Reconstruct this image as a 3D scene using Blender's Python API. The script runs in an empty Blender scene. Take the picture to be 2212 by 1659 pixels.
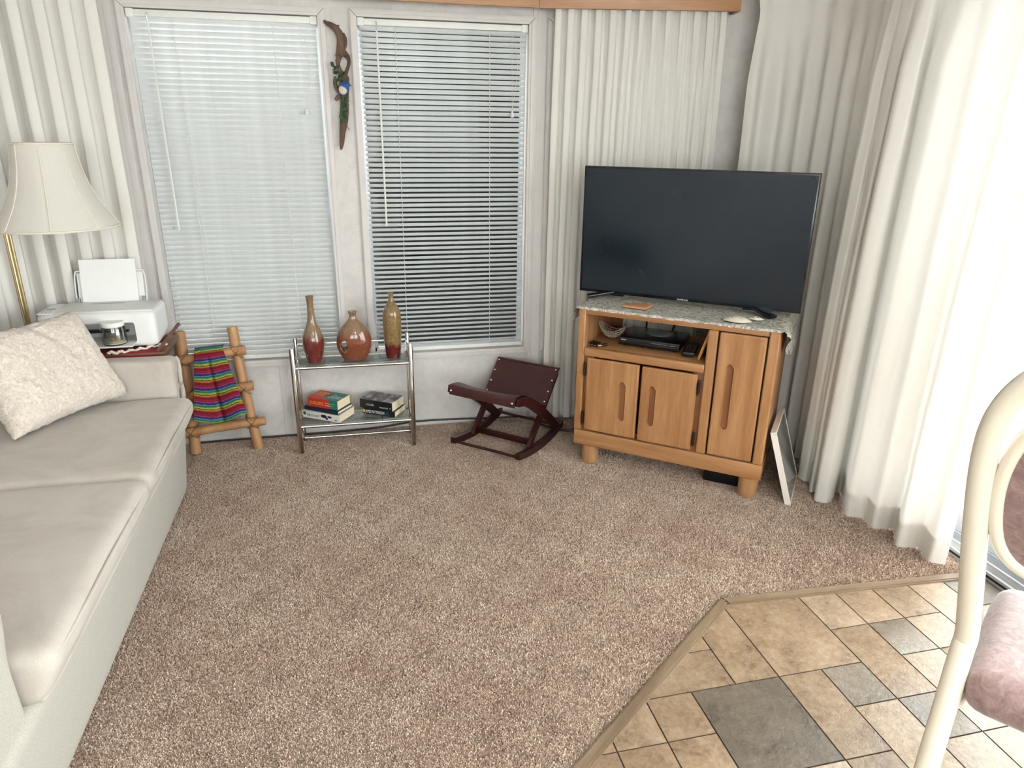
import bpy, bmesh, math, random
import numpy as np
from mathutils import Vector, Matrix, noise, Euler
random.seed(7)
SC = bpy.context.scene
COL = SC.collection
R = math.radians

# ------------------------------------------------------------------ camera
IW, IH, FPX, CAMH = 2212, 1659, 1512.6, 1.45
PITCH, ROLL, YAW = R(19.943), R(0.7085), R(13.266)
_f = Vector((math.sin(YAW)*math.cos(PITCH), math.cos(YAW)*math.cos(PITCH), -math.sin(PITCH)))
_r = Vector((math.cos(YAW), -math.sin(YAW), 0)); _u = _r.cross(_f)
_c, _s = math.cos(ROLL), math.sin(ROLL)
_R, _U = _c*_r + _s*_u, -_s*_r + _c*_u
cam_d = bpy.data.cameras.new('camera'); cam = bpy.data.objects.new('camera', cam_d); COL.objects.link(cam)
cam_d.sensor_width = 36; cam_d.lens = FPX/IW*36; cam_d.clip_start = 0.02
M = Matrix.Identity(4)
for i in range(3):
    M[i][0], M[i][1], M[i][2] = _R[i], _U[i], -_f[i]
M.translation = (0, 0, CAMH); cam.matrix_world = M
SC.camera = cam
CP = Vector((0, 0, CAMH))
def ray(px, py): return ((px-IW/2)/FPX)*_R - ((py-IH/2)/FPX)*_U + _f
def atz(px, py, z=0.0): d = ray(px, py); return CP + d*((z-CAMH)/d.z)
def aty(px, py, y): d = ray(px, py); return CP + d*(y/d.y)
def atx(px, py, x): d = ray(px, py); return CP + d*(x/d.x)
def onplane(px, py, p, n): d = ray(px, py); return CP + d*(n.dot(p-CP)/n.dot(d))

# ------------------------------------------------------------------ world, light, exposure
SC.view_settings.view_transform = 'Standard'; SC.view_settings.look = 'None'
SC.view_settings.gamma = 1; SC.view_settings.exposure = 1.28
SC.view_settings.use_curve_mapping = False
w = bpy.data.worlds.new('sky'); SC.world = w; w.use_nodes = True
bg = w.node_tree.nodes['Background']
bg.inputs[0].default_value = (0.99, 0.99, 1.0, 1); bg.inputs[1].default_value = 4.4
def portal(loc, rot, sx, sy):
    d = bpy.data.lights.new('daylight_portal', 'AREA'); d.shape = 'RECTANGLE'; d.size = sx; d.size_y = sy
    d.cycles.is_portal = True
    o = bpy.data.objects.new('daylight_portal', d); COL.objects.link(o); o.location = loc; o.rotation_euler = rot
portal((2.20, 0.55, 1.03), (0, R(90), 0), 2.06, 3.5)
for px_ in (1.03, -0.77): portal((px_, -2.66, 1.45), (R(-90), 0, 0), 1.5, 1.3)  # portals for the two added windows behind the camera
SC.cycles.max_bounces = 6; SC.cycles.diffuse_bounces = 3; SC.cycles.glossy_bounces = 3
SC.cycles.transmission_bounces = 6; SC.cycles.transparent_max_bounces = 10
SC.cycles.caustics_reflective = False; SC.cycles.caustics_refractive = False
SC.cycles.sample_clamp_indirect = 6.0
SC.cycles.use_denoising = True
SC.cycles.use_adaptive_sampling = True; SC.cycles.adaptive_threshold = 0.09; SC.cycles.adaptive_min_samples = 16

# ------------------------------------------------------------------ materials
def lin(c): c /= 255.0; return c/12.92 if c <= 0.04045 else ((c+0.055)/1.055)**2.4
def S(r, g, b): return (lin(r), lin(g), lin(b), 1)
MATS = {}
class NT:
    def __init__(s, name):
        s.m = bpy.data.materials.new(name); s.m.use_nodes = True; s.t = s.m.node_tree
        s.b = s.t.nodes['Principled BSDF']; s.out = s.t.nodes['Material Output']; MATS[name] = s.m
    def n(s, typ, **kw):
        x = s.t.nodes.new(typ)
        for k, v in kw.items():
            if k in x.inputs.keys(): x.inputs[k].default_value = v
            else: setattr(x, k, v)
        return x
    def l(s, a, b): s.t.links.new(a, b)
    def coords(s, kind='Object', scale=(1, 1, 1), rot=(0, 0, 0)):
        tc = s.n('ShaderNodeTexCoord'); mp = s.n('ShaderNodeMapping')
        mp.inputs['Scale'].default_value = scale; mp.inputs['Rotation'].default_value = rot
        s.l(tc.outputs[kind], mp.inputs['Vector']); return mp.outputs[0]
    def noise(s, vec, scale, detail=4, rough=0.55, dist=0.0):
        x = s.n('ShaderNodeTexNoise'); x.inputs['Scale'].default_value = scale; x.inputs['Detail'].default_value = detail
        x.inputs['Roughness'].default_value = rough; x.inputs['Distortion'].default_value = dist
        s.l(vec, x.inputs['Vector']); return x.outputs['Fac']
    def ramp(s, fac, stops, interp='LINEAR'):
        x = s.n('ShaderNodeValToRGB'); x.color_ramp.interpolation = interp; e = x.color_ramp.elements
        while len(e) < len(stops): e.new(0.5)
        for k, (p, c) in zip(e, stops): k.position = p; k.color = c
        s.l(fac, x.inputs[0]); return x.outputs[0]
    def bump(s, h, strength=0.3, dist=0.01):
        x = s.n('ShaderNodeBump'); x.inputs['Strength'].default_value = strength; x.inputs['Distance'].default_value = dist
        s.l(h, x.inputs['Height']); s.l(x.outputs[0], s.b.inputs['Normal']); return x
    def set(s, **kw):
        for k, v in kw.items(): s.b.inputs[k.replace('_', ' ')].default_value = v
    def mix(s, f, a, b, bt='MIX'):
        x = s.n('ShaderNodeMix', data_type='RGBA', blend_type=bt)
        for sock, val in ((x.inputs[0], f), (x.inputs[6], a), (x.inputs[7], b)):
            if hasattr(val, 'default_value'): s.l(val, sock)
            else: sock.default_value = val
        return x.outputs[2]
def mul(c, k): return (c[0]*k, c[1]*k, c[2]*k, 1)
def plain(name, col, rough=0.6, metal=0.0, var=0.12, scale=30, bump=0.0, spec=0.5, coat=0.0, dist=0.004):
    m = NT(name); v = m.coords()
    f = m.noise(v, scale)
    m.l(m.ramp(f, [(0.3, mul(col, 1-var)), (0.7, mul(col, 1+var))]), m.b.inputs['Base Color'])
    m.set(Roughness=rough, Metallic=metal); m.b.inputs['Specular IOR Level'].default_value = spec
    if coat: m.b.inputs['Coat Weight'].default_value = coat; m.b.inputs['Coat Roughness'].default_value = 0.08
    if bump: m.bump(m.noise(v, scale*4), bump, dist)
    return m.m
def wood(name, c1, c2, axis='X', scale=1.0, rough=0.38):
    m = NT(name); sc = {'X': (1.2, 16, 16), 'Y': (16, 1.2, 16), 'Z': (16, 16, 1.2)}[axis]
    v = m.coords('Object', tuple(k*scale for k in sc)); v2 = m.coords('Object', tuple(k*scale*6 for k in sc))
    a = m.noise(v, 1.6, 5, 0.55, 0.25); b = m.noise(v2, 2.0, 3)
    x = m.n('ShaderNodeMath', operation='MULTIPLY_ADD'); m.l(b, x.inputs[0]); x.inputs[1].default_value = 0.35; m.l(a, x.inputs[2])
    m.l(m.ramp(x.outputs[0], [(0.45, c1), (0.62, mul([(p+q)/2 for p, q in zip(c1, c2)], 1)), (0.85, c2)]), m.b.inputs['Base Color'])
    m.set(Roughness=rough); m.bump(b, 0.05, 0.002); return m.m
OAK1, OAK2 = S(192, 145, 100), S(160, 110, 68)
wood('oak_vertical', OAK1, OAK2, 'Z'); wood('oak_horizontal', OAK1, OAK2, 'X')
wood('oak_valance', S(196, 148, 104), S(168, 118, 76), 'X')
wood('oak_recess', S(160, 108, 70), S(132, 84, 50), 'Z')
wood('log_wood', S(198, 154, 108), S(168, 122, 80), 'Z', 0.8, 0.5)
wood('driftwood', S(128, 104, 82), S(70, 54, 42), 'Z', 1.6, 0.85)
wood('threshold_wood', S(152, 132, 106), S(116, 96, 76), 'X', 1.0, 0.45)
wood('table_wood', S(120, 76, 46), S(84, 50, 30), 'X')
wood('stool_wood', S(62, 24, 22), S(40, 14, 14), 'X', 1.0, 0.28)
wood('slab_wood', S(214, 160, 120), S(190, 132, 96), 'X', 1.5, 0.6)
plain('leather', S(66, 30, 30), 0.42, var=0.15, scale=60, bump=0.25, dist=0.001)
plain('brass', S(178, 160, 122), 0.3, 1.0, 0.08, 40)
plain('chrome', S(225, 222, 218), 0.12, 1.0, 0.04, 20)
plain('stud', S(226, 214, 196), 0.25, 1.0, 0.05)
plain('iron', S(52, 46, 40), 0.45, 0.7, 0.2)
plain('black_plastic', S(20, 21, 24), 0.35, var=0.1)
plain('dark_gloss', S(16, 20, 26), 0.22, var=0.05)
plain('bezel', S(14, 16, 19), 0.18, var=0.05)
plain('silver', S(205, 206, 208), 0.3, 1.0, 0.04)
plain('white_plastic', S(232, 232, 230), 0.35, var=0.02, scale=10)
plain('white_plastic_lid', S(222, 222, 219), 0.45, var=0.02, scale=10)
plain('grey_plastic', S(150, 152, 152), 0.4, var=0.05)
plain('paper', S(240, 240, 238), 0.8, var=0.01)
plain('pages', S(232, 218, 186), 0.85, var=0.06, scale=120)
plain('cable', S(18, 18, 19), 0.5)
plain('red_cloth', S(138, 26, 36), 0.85, var=0.15, scale=200, bump=0.3, dist=0.001)
plain('lace', S(226, 218, 202), 0.9, var=0.08, scale=200, bump=0.3, dist=0.002)
plain('cream_tube', S(232, 224, 206), 0.22, var=0.02, scale=10, coat=0.6)
plain('casing', S(214, 208, 205), 0.5, var=0.04, scale=12)
plain('blind_rail', S(232, 232, 226), 0.35, var=0.02)
plain('cord', S(222, 220, 212), 0.7, var=0.05)
plain('alu', S(206, 210, 214), 0.35, 0.6, 0.03, 20)
plain('dark_gap', S(22, 22, 24), 0.6)
plain('concrete', S(176, 176, 170), 0.95, var=0.14, scale=9, bump=0.4, dist=0.01)
plain('ceiling_paint', S(236, 234, 230), 0.8, var=0.02, scale=4)
plain('shell', S(232, 220, 204), 0.5, var=0.06, scale=40, bump=0.15, dist=0.002)
plain('wicker', S(196, 186, 168), 0.8, var=0.15, scale=150)
plain('envelope', S(206, 150, 84), 0.7, var=0.05)
plain('frame_white', S(238, 230, 222), 0.4, var=0.02)
plain('frame_picture', S(150, 152, 146), 0.12, var=0.05, scale=6, coat=1.0)
plain('leaf', S(46, 74, 50), 0.6, var=0.3, scale=60)
plain('bird_blue', S(40, 84, 150), 0.6, var=0.15, scale=100)
plain('bird_white', S(214, 206, 196), 0.7, var=0.1, scale=100)
plain('battery', S(24, 22, 22), 0.35); plain('copper', S(206, 148, 108), 0.3, 0.9)
plain('disc', S(126, 150, 146), 0.25, 0.5, 0.06, 8)
plain('book_red', S(196, 58, 42), 0.4, var=0.08, scale=20); plain('book_teal', S(32, 118, 104), 0.4, var=0.08, scale=20)
plain('book_yellow', S(226, 172, 72), 0.5, var=0.05); plain('book_white', S(222, 218, 210), 0.4, var=0.04)
plain('book_navy', S(24, 38, 58), 0.4, var=0.08); plain('book_black', S(20, 22, 26), 0.35, var=0.08)
plain('ink', S(40, 42, 46), 0.5); plain('ink_white', S(228, 228, 224), 0.5); plain('ink_blue', S(62, 130, 186), 0.5)
plain('ink_green', S(30, 78, 66), 0.5)
plain('hedge', S(10, 13, 11), 0.95, var=0.5, scale=14)
plain('outdoor_pale', S(190, 194, 192), 0.9, var=0.05, scale=2)
plain('mirror_dark', S(40, 44, 48), 0.1)
# photographic book cover
m = NT('cover_photo'); f = m.noise(m.coords('Object'), 26, 4, 0.6, 0.5)
m.l(m.ramp(f, [(0.35, S(30, 32, 36)), (0.5, S(96, 96, 100)), (0.6, S(150, 150, 152)), (0.7, S(196, 190, 184))]), m.b.inputs['Base Color']); m.set(Roughness=0.35)
# tv screen
m = NT('screen'); m.l(m.ramp(m.noise(m.coords(), 3), [(0.3, S(12, 26, 36)), (0.7, S(16, 31, 42))]), m.b.inputs['Base Color']); m.set(Roughness=0.13)
m.b.inputs['Specular IOR Level'].default_value = 0.4
# carpet
m = NT('carpet'); v = m.coords('Object')
big = m.noise(v, 2.2, 3); mid = m.noise(v, 26, 3); fine = m.noise(v, 190, 3, 0.7); fib = m.noise(m.coords('Object', (1, 1.7, 1), (0, 0, 0.6)), 420, 2, 0.7)
vo = m.n('ShaderNodeTexVoronoi'); vo.inputs['Scale'].default_value = 230; m.l(v, vo.inputs['Vector'])
c1 = m.ramp(fine, [(0.32, S(126, 106, 92)), (0.5, S(204, 184, 166)), (0.68, S(246, 232, 218))])
c2 = m.mix(0.5, c1, m.ramp(fib, [(0.32, S(128, 108, 94)), (0.66, S(246, 230, 216))]))
c3 = m.mix(0.30, c2, m.ramp(mid, [(0.3, S(186, 164, 146)), (0.7, S(222, 204, 186))]))
c4 = m.mix(0.22, c3, m.ramp(big, [(0.35, S(178, 154, 138)), (0.65, S(224, 206, 190))]))
m.l(c4, m.b.inputs['Base Color']); m.set(Roughness=1.0); m.b.inputs['Specular IOR Level'].default_value = 0.1
ad = m.n('ShaderNodeMath', operation='ADD'); m.l(fine, ad.inputs[0]); m.l(fib, ad.inputs[1])
ad2 = m.n('ShaderNodeMath', operation='SUBTRACT'); m.l(ad.outputs[0], ad2.inputs[0]); m.l(vo.outputs['Distance'], ad2.inputs[1])
m.bump(ad2.outputs[0], 0.55, 0.006)
m = NT('pile'); at = m.n('ShaderNodeAttribute', attribute_name='tone'); v = m.coords('Object'); big = m.noise(v, 2.6, 4, 0.6)
c1 = m.ramp(at.outputs['Fac'], [(0.0, S(128, 108, 94)), (0.45, S(210, 189, 173)), (1.0, S(255, 244, 232))])
m.l(m.mix(0.5, c1, m.ramp(big, [(0.35, S(226, 204, 190)), (0.65, S(255, 248, 240))]), 'MULTIPLY'), m.b.inputs['Base Color']); m.set(Roughness=1.0); m.b.inputs['Specular IOR Level'].default_value = 0.05
# tiles, four stone tones
def tile_mat(name, a, b, c):
    m = NT(name); v = m.coords('Object'); oi = m.n('ShaderNodeObjectInfo')
    va = m.n('ShaderNodeVectorMath', operation='MULTIPLY_ADD'); m.l(oi.outputs['Random'], va.inputs[0]); va.inputs[1].default_value = (17, 31, 5); m.l(v, va.inputs[2])
    f = m.noise(va.outputs[0], 11, 6, 0.62, 0.6); g = m.noise(va.outputs[0], 60, 5, 0.7, 0.3)
    col = m.mix(0.5, m.ramp(f, [(0.3, a), (0.5, b), (0.72, c)]), m.ramp(g, [(0.3, a), (0.7, c)]))
    hs = m.n('ShaderNodeHueSaturation'); m.l(col, hs.inputs['Color'])
    mr = m.n('ShaderNodeMapRange'); m.l(oi.outputs['Random'], mr.inputs[0]); mr.inputs[3].default_value = 0.86; mr.inputs[4].default_value = 1.08
    m.l(mr.outputs[0], hs.inputs['Value']); m.l(hs.outputs[0], m.b.inputs['Base Color'])
    m.l(m.ramp(f, [(0.3, (0.24,)*3+(1,)), (0.7, (0.42,)*3+(1,))]), m.b.inputs['Roughness']); m.bump(g, 0.35, 0.006)
    m.b.inputs['Specular IOR Level'].default_value = 0.6
tile_mat('tile_tan', S(98, 76, 58), S(146, 120, 93), S(178, 154, 126))
tile_mat('tile_sand', S(108, 86, 66), S(154, 129, 103), S(186, 164, 138))
tile_mat('tile_grey', S(88, 77, 64), S(122, 109, 93), S(148, 134, 116))
tile_mat('tile_slate', S(80, 70, 60), S(108, 97, 84), S(132, 119, 104))
plain('grout', S(58, 51, 45), 0.95, var=0.2, scale=60)
# wall vinyl
m = NT('wall_vinyl'); v = m.coords('Object'); f = m.noise(v, 3.2, 6, 0.65, 1.2); g = m.noise(v, 26, 4, 0.7)
m.l(m.mix(0.35, m.ramp(f, [(0.28, S(196, 190, 186)), (0.5, S(212, 207, 203)), (0.75, S(220, 216, 212))]), m.ramp(g, [(0.3, S(192, 184, 182)), (0.65, S(222, 218, 214))])), m.b.inputs['Base Color'])
m.set(Roughness=0.5)
# cloth that lets light through
def cloth(name, col, transl, rough=0.9, weave=700, bump=0.15):
    m = NT(name); v = m.coords('Object'); f = m.noise(v, weave, 2)
    cc = m.ramp(f, [(0.3, mul(col, 0.93)), (0.7, mul(col, 1.05))]); m.l(cc, m.b.inputs['Base Color']); m.set(Roughness=rough)
    m.b.inputs['Specular IOR Level'].default_value = 0.15; m.bump(f, bump, 0.001)
    tr = m.n('ShaderNodeBsdfTranslucent'); m.l(cc, tr.inputs['Color']); mx = m.n('ShaderNodeMixShader'); mx.inputs[0].default_value = transl
    m.l(m.b.outputs[0], mx.inputs[1]); m.l(tr.outputs[0], mx.inputs[2]); m.l(mx.outputs[0], m.out.inputs['Surface'])
cloth('curtain', S(239, 235, 229), 0.13); cloth('curtain_hem', S(234, 229, 221), 0.08)
cloth('lamp_shade', S(236, 231, 223), 0.3); cloth('slat', S(215, 217, 217), 0.05, 0.45, 20, 0.0)
# sofa fabric
m = NT('sofa_fabric'); v = m.coords('Object'); f = m.noise(v, 5, 5, 0.6, 0.8); g = m.noise(v, 260, 2)
m.l(m.mix(0.3, m.ramp(f, [(0.3, S(172, 161, 150)), (0.55, S(193, 185, 176)), (0.8, S(201, 195, 187))]), m.ramp(g, [(0.3, S(182, 173, 164)), (0.7, S(204, 197, 189))])), m.b.inputs['Base Color'])
m.set(Roughness=0.95); m.b.inputs['Sheen Weight'].default_value = 0.2; m.bump(g, 0.2, 0.001)
m = NT('sofa_base_fabric'); v = m.coords('Object'); g = m.noise(v, 300, 2)
m.l(m.ramp(g, [(0.3, S(176, 171, 162)), (0.7, S(194, 190, 181))]), m.b.inputs['Base Color']); m.set(Roughness=0.95); m.bump(g, 0.2, 0.001)
m = NT('fleece'); v = m.coords('Object'); g = m.noise(v, 110, 4, 0.7, 0.8)
m.l(m.ramp(g, [(0.3, S(206, 188, 174)), (0.6, S(238, 226, 214))]), m.b.inputs['Base Color']); m.set(Roughness=1.0); m.b.inputs['Sheen Weight'].default_value = 0.4; m.bump(g, 0.8, 0.008)
# mottled mauve velvet
m = NT('mauve'); v = m.coords('Object'); g = m.noise(v, 34, 5, 0.7, 1.5)
m.l(m.ramp(g, [(0.35, S(122, 94, 92)), (0.55, S(150, 122, 119)), (0.75, S(176, 150, 146))]), m.b.inputs['Base Color']); m.set(Roughness=0.6); m.b.inputs['Sheen Weight'].default_value = 0.5
# crinkled silver cloth on the cabinet
m = NT('brocade'); v = m.coords('Object'); g = m.noise(v, 27, 4, 0.6, 3.2)
m.l(m.ramp(g, [(0.36, S(132, 130, 124)), (0.48, S(190, 186, 176)), (0.6, S(228, 224, 215))]), m.b.inputs['Base Color']); m.set(Roughness=0.42); m.bump(g, 0.6, 0.006)
# glass
def glassy(name, tint, gloss=0.06, gmax=0.7):
    m = NT(name); tp = m.n('ShaderNodeBsdfTransparent'); tp.inputs[0].default_value = tint
    gl = m.n('ShaderNodeBsdfGlossy'); gl.inputs['Roughness'].default_value = 0.03
    lw = m.n('ShaderNodeLayerWeight'); lw.inputs[0].default_value = 0.25
    mr = m.n('ShaderNodeMapRange'); m.l(lw.outputs['Fresnel'], mr.inputs[0]); mr.inputs[3].default_value = gloss; mr.inputs[4].default_value = gmax
    mx = m.n('ShaderNodeMixShader'); m.l(mr.outputs[0], mx.inputs[0]); m.l(tp.outputs[0], mx.inputs[1]); m.l(gl.outputs[0], mx.inputs[2]); m.l(mx.outputs[0], m.out.inputs['Surface'])
glassy('pane', (0.94, 0.97, 0.96, 1), 0.004, 0.2); glassy('shelf_glass', (0.86, 0.92, 0.91, 1), 0.12); glassy('jar_plastic', (0.86, 0.87, 0.86, 1), 0.10)
# ceramics: glaze runs over a red body
def ceramic(name, body, glaze, split, wob, speck=0.0):
    m = NT(name); v = m.coords('Object'); sx = m.n('ShaderNodeSeparateXYZ'); m.l(v, sx.inputs[0])
    nz = m.noise(m.coords('Object', (1, 1, 0.25)), 26, 3)
    a = m.n('ShaderNodeMath', operation='MULTIPLY_ADD'); m.l(nz, a.inputs[0]); a.inputs[1].default_value = wob; m.l(sx.outputs[2], a.inputs[2])
    mr = m.n('ShaderNodeMapRange'); m.l(a.outputs[0], mr.inputs[0]); mr.inputs[1].default_value = split+wob*0.5-0.012; mr.inputs[2].default_value = split+wob*0.5+0.012
    g = m.noise(v, 90, 4, 0.7)
    cb = m.ramp(g, [(0.35, mul(body, 0.7)), (0.7, mul(body, 1.15))]); cg = m.ramp(g, [(0.35, mul(glaze, 0.62 if speck else 0.8)), (0.68, mul(glaze, 1.25 if speck else 1.1))])
    m.l(m.mix(mr.outputs[0], cb, cg), m.b.inputs['Base Color']); m.set(Roughness=0.12); m.b.inputs['Coat Weight'].default_value = 0.5
ceramic('ceramic_bottle', S(112, 48, 40), S(138, 112, 86), 0.125, 0.09)
ceramic('ceramic_jug', S(132, 72, 48), S(138, 108, 84), 0.135, 0.07)
ceramic('ceramic_tall', S(100, 34, 32), S(138, 112, 72), 0.07, 0.07, 1)
# striped serape
m = NT('serape'); tc = m.n('ShaderNodeTexCoord'); sx = m.n('ShaderNodeSeparateXYZ'); m.l(tc.outputs['UV'], sx.inputs[0])
wv = m.noise(m.coords('Object'), 90, 2); a = m.n('ShaderNodeMath', operation='MULTIPLY_ADD'); m.l(wv, a.inputs[0]); a.inputs[1].default_value = 0.022; m.l(sx.outputs[1], a.inputs[2])
fr = m.n('ShaderNodeMath', operation='MULTIPLY'); m.l(a.outputs[0], fr.inputs[0]); fr.inputs[1].default_value = 5.6
fc = m.n('ShaderNodeMath', operation='FRACT'); m.l(fr.outputs[0], fc.inputs[0])
cols = [(150, 24, 48), (190, 40, 60), (150, 22, 52), (206, 66, 140), (96, 40, 120), (44, 60, 130), (70, 176, 206), (40, 120, 110), (110, 180, 60), (236, 214, 70), (60, 120, 70), (236, 160, 60), (200, 60, 50), (140, 20, 40)]
m.l(m.ramp(fc.outputs[0], [(i/len(cols), mul(S(*c), 0.55)) for i, c in enumerate(cols)], 'CONSTANT'), m.b.inputs['Base Color']); m.set(Roughness=0.95)
m.bump(m.noise(m.coords('Object'), 300, 2), 0.4, 0.002)

# ------------------------------------------------------------------ object helpers
def props(o, label=None, cat=None, group=None, kind=None):
    if label: o['label'] = label
    if cat: o['category'] = cat
    if group: o['group'] = group
    if kind: o['kind'] = kind
    return o
def link(name, me, mat, parent=None):
    o = bpy.data.objects.new(name, me); COL.objects.link(o)
    if mat and not me.materials: me.materials.append(MATS[mat])
    if parent is not None: o.parent = parent
    return o
def thing(name, label, cat, loc=(0, 0, 0), rz=0.0, group=None):
    o = bpy.data.objects.new(name, None); o.empty_display_size = 0.1; COL.objects.link(o)
    o.location = loc; o.rotation_euler = (0, 0, rz); return props(o, label, cat, group)
class MB:
    """collects shapes into one mesh"""
    def __init__(s): s.bm = bmesh.new()
    def add(s, bm2, mat=None):
        me = bpy.data.meshes.new('t'); bm2.to_mesh(me); bm2.free()
        if mat is not None: me.transform(mat)
        s.bm.from_mesh(me); bpy.data.meshes.remove(me); return s
    def box(s, c, d, bev=0.0, rot=None, seg=2):
        b = bmesh.new(); bmesh.ops.create_cube(b, size=1.0)
        for v in b.verts: v.co = Vector((v.co.x*d[0], v.co.y*d[1], v.co.z*d[2]))
        if bev: bmesh.ops.bevel(b, geom=b.edges[:], offset=bev, segments=seg, profile=0.6, affect='EDGES', clamp_overlap=True)
        m = Matrix.Translation(c)
        if rot is not None: m = m @ (rot if isinstance(rot, Matrix) else Euler(rot).to_matrix().to_4x4())
        return s.add(b, m)
    def span(s, a, b, bev=0.0, seg=2):
        return s.box([(p+q)/2 for p, q in zip(a, b)], [abs(q-p) for p, q in zip(a, b)], bev, None, seg)
    def bar(s, p, q, w, t, up=(0, 0, 1), bev=0.0):
        p, q = Vector(p), Vector(q); x = (q-p); L = x.length; x.normalize(); z = Vector(up); y = z.cross(x).normalized(); z = x.cross(y)
        m = Matrix((x, y, z)).transposed().to_4x4(); return s.box((p+q)/2, (L, w, t), bev, m)
    def tube(s, pts, r, n=12, closed=False, cap=True, squash=None):
        pts = [Vector(p) for p in pts]; N = len(pts); rs = r if isinstance(r, (list, tuple)) else [r]*N
        rings = []; t0 = None; nrm = None
        for i, p in enumerate(pts):
            a = pts[(i-1) % N] if closed or i else p; b = pts[(i+1) % N] if closed or i < N-1 else p
            t = (b-a).normalized()
            if nrm is None:
                nrm = t.orthogonal().normalized()
            else:
                nrm = (nrm - t*nrm.dot(t)).normalized()
            bi = t.cross(nrm)
            ring = []
            for k in range(n):
                an = 2*math.pi*k/n; off = nrm*math.cos(an)+bi*math.sin(an)
                if squash: off = Vector((off.x*squash[0], off.y*squash[1], off.z*squash[2]))
                ring.append(s.bm.verts.new(p+off*rs[i]))
            rings.append(ring)
        for i in range(N if closed else N-1):
            A, B = rings[i], rings[(i+1) % N]
            for k in range(n): s.bm.faces.new((A[k], A[(k+1) % n], B[(k+1) % n], B[k]))
        if cap and not closed:
            s.bm.faces.new(rings[0][::-1]); s.bm.faces.new(rings[-1])
        return s
    def cyl(s, p, q, r, n=16, r2=None): return s.tube([p, q], [r, r if r2 is None else r2], n)
    def lathe(s, prof, n=32, c=(0, 0, 0), sx=1.0, sy=1.0):
        rings = []
        for r_, z_ in prof:
            rings.append([s.bm.verts.new((c[0]+r_*sx*math.cos(2*math.pi*k/n), c[1]+r_*sy*math.sin(2*math.pi*k/n), c[2]+z_)) for k in range(n)])
        for A, B in zip(rings, rings[1:]):
            for k in range(n): s.bm.faces.new((A[k], A[(k+1) % n], B[(k+1) % n], B[k]))
        if prof[0][0] > 1e-5: s.bm.faces.new(rings[0][::-1])
        if prof[-1][0] > 1e-5: s.bm.faces.new(rings[-1])
        return s
    def ball(s, c, rx, ry=None, rz=None, n=16, rot=None):
        b = bmesh.new(); bmesh.ops.create_uvsphere(b, u_segments=n, v_segments=n//2+2, radius=1)
        m = Matrix.Translation(c)
        if rot is not None: m = m @ Euler(rot).to_matrix().to_4x4()
        return s.add(b, m @ Matrix.Diagonal((rx, ry or rx, rz or rx, 1)))
    def prism(s, poly, z0, z1, m=None):
        b = bmesh.new(); lo = [b.verts.new((x, y, z0)) for x, y in poly]; hi = [b.verts.new((x, y, z1)) for x, y in poly]; n = len(poly)
        b.faces.new(lo[::-1]); b.faces.new(hi)
        for i in range(n): b.faces.new((lo[i], lo[(i+1) % n], hi[(i+1) % n], hi[i]))
        return s.add(b, m)
    def grid(s, fn, nu, nv, uv=False):
        V = [[s.bm.verts.new(fn(i/nu, j/nv)) for j in range(nv+1)] for i in range(nu+1)]
        lay = s.bm.loops.layers.uv.verify() if uv else None
        for i in range(nu):
            for j in range(nv):
                f = s.bm.faces.new((V[i][j], V[i+1][j], V[i+1][j+1], V[i][j+1]))
                if uv:
                    for lp, (a, b) in zip(f.loops, ((i, j), (i+1, j), (i+1, j+1), (i, j+1))): lp[lay].uv = (a/nu, b/nv)
        return s
    def mesh(s, smooth=35):
        me = bpy.data.meshes.new('m'); bmesh.ops.recalc_face_normals(s.bm, faces=s.bm.faces[:]); s.bm.to_mesh(me); s.bm.free()
        if smooth:
            me.polygons.foreach_set('use_smooth', [True]*len(me.polygons)); me.set_sharp_from_angle(angle=R(smooth))
        return me
    def build(s, name, mat, parent=None, smooth=35): return link(name, s.mesh(smooth), mat, parent)
def rounded(a, b, r, n=10, puff=0.0, wob=0.0, seed=0):
    """soft cushion-like box between corners a and b"""
    bm = bmesh.new(); bmesh.ops.create_cube(bm, size=1.0); bmesh.ops.subdivide_edges(bm, edges=bm.edges[:], cuts=n, use_grid_fill=True)
    c = [(p+q)/2 for p, q in zip(a, b)]; h = [abs(q-p)/2 for p, q in zip(a, b)]
    for v in bm.verts:
        u = [v.co[i]*2 for i in range(3)]
        # denser near the edges
        u = [math.copysign(1-(1-abs(t))**1.5, t) for t in u]
        p = Vector([u[i]*h[i] for i in range(3)]); q = Vector([max(-h[i]+r, min(h[i]-r, p[i])) for i in range(3)]); d = p-q
        if d.length > 1e-6: p = q + d.normalized()*r
        k = (1-u[0]**2)*(1-u[1]**2)
        p.z += math.copysign(puff*k, u[2]) if abs(u[2]) > 0.99 else puff*k*u[2]
        if wob: p += Vector((noise.noise((p+Vector((seed, 0, 0)))*6), noise.noise((p+Vector((seed, 5, 0)))*6), noise.noise((p+Vector((seed, 9, 0)))*7)))*wob
        v.co = p + Vector(c)
    mb = MB(); mb.bm.free(); mb.bm = bm; return mb
def text(name, body, size, mat, parent, mtx, ext=0.0003, sx=1.0):
    cu = bpy.data.curves.new('txt', 'FONT'); cu.body = body; cu.size = size; cu.extrude = ext; cu.resolution_u = 2
    t = bpy.data.objects.new('txt', cu); COL.objects.link(t); dg = bpy.context.evaluated_depsgraph_get(); dg.update()
    me = bpy.data.meshes.new_from_object(t.evaluated_get(dg)); bpy.data.objects.remove(t); bpy.data.curves.remove(cu)
    me.materials.clear(); me.transform(mtx @ Matrix.Diagonal((sx, 1, 1, 1))); return link(name, me, mat, parent)
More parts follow.
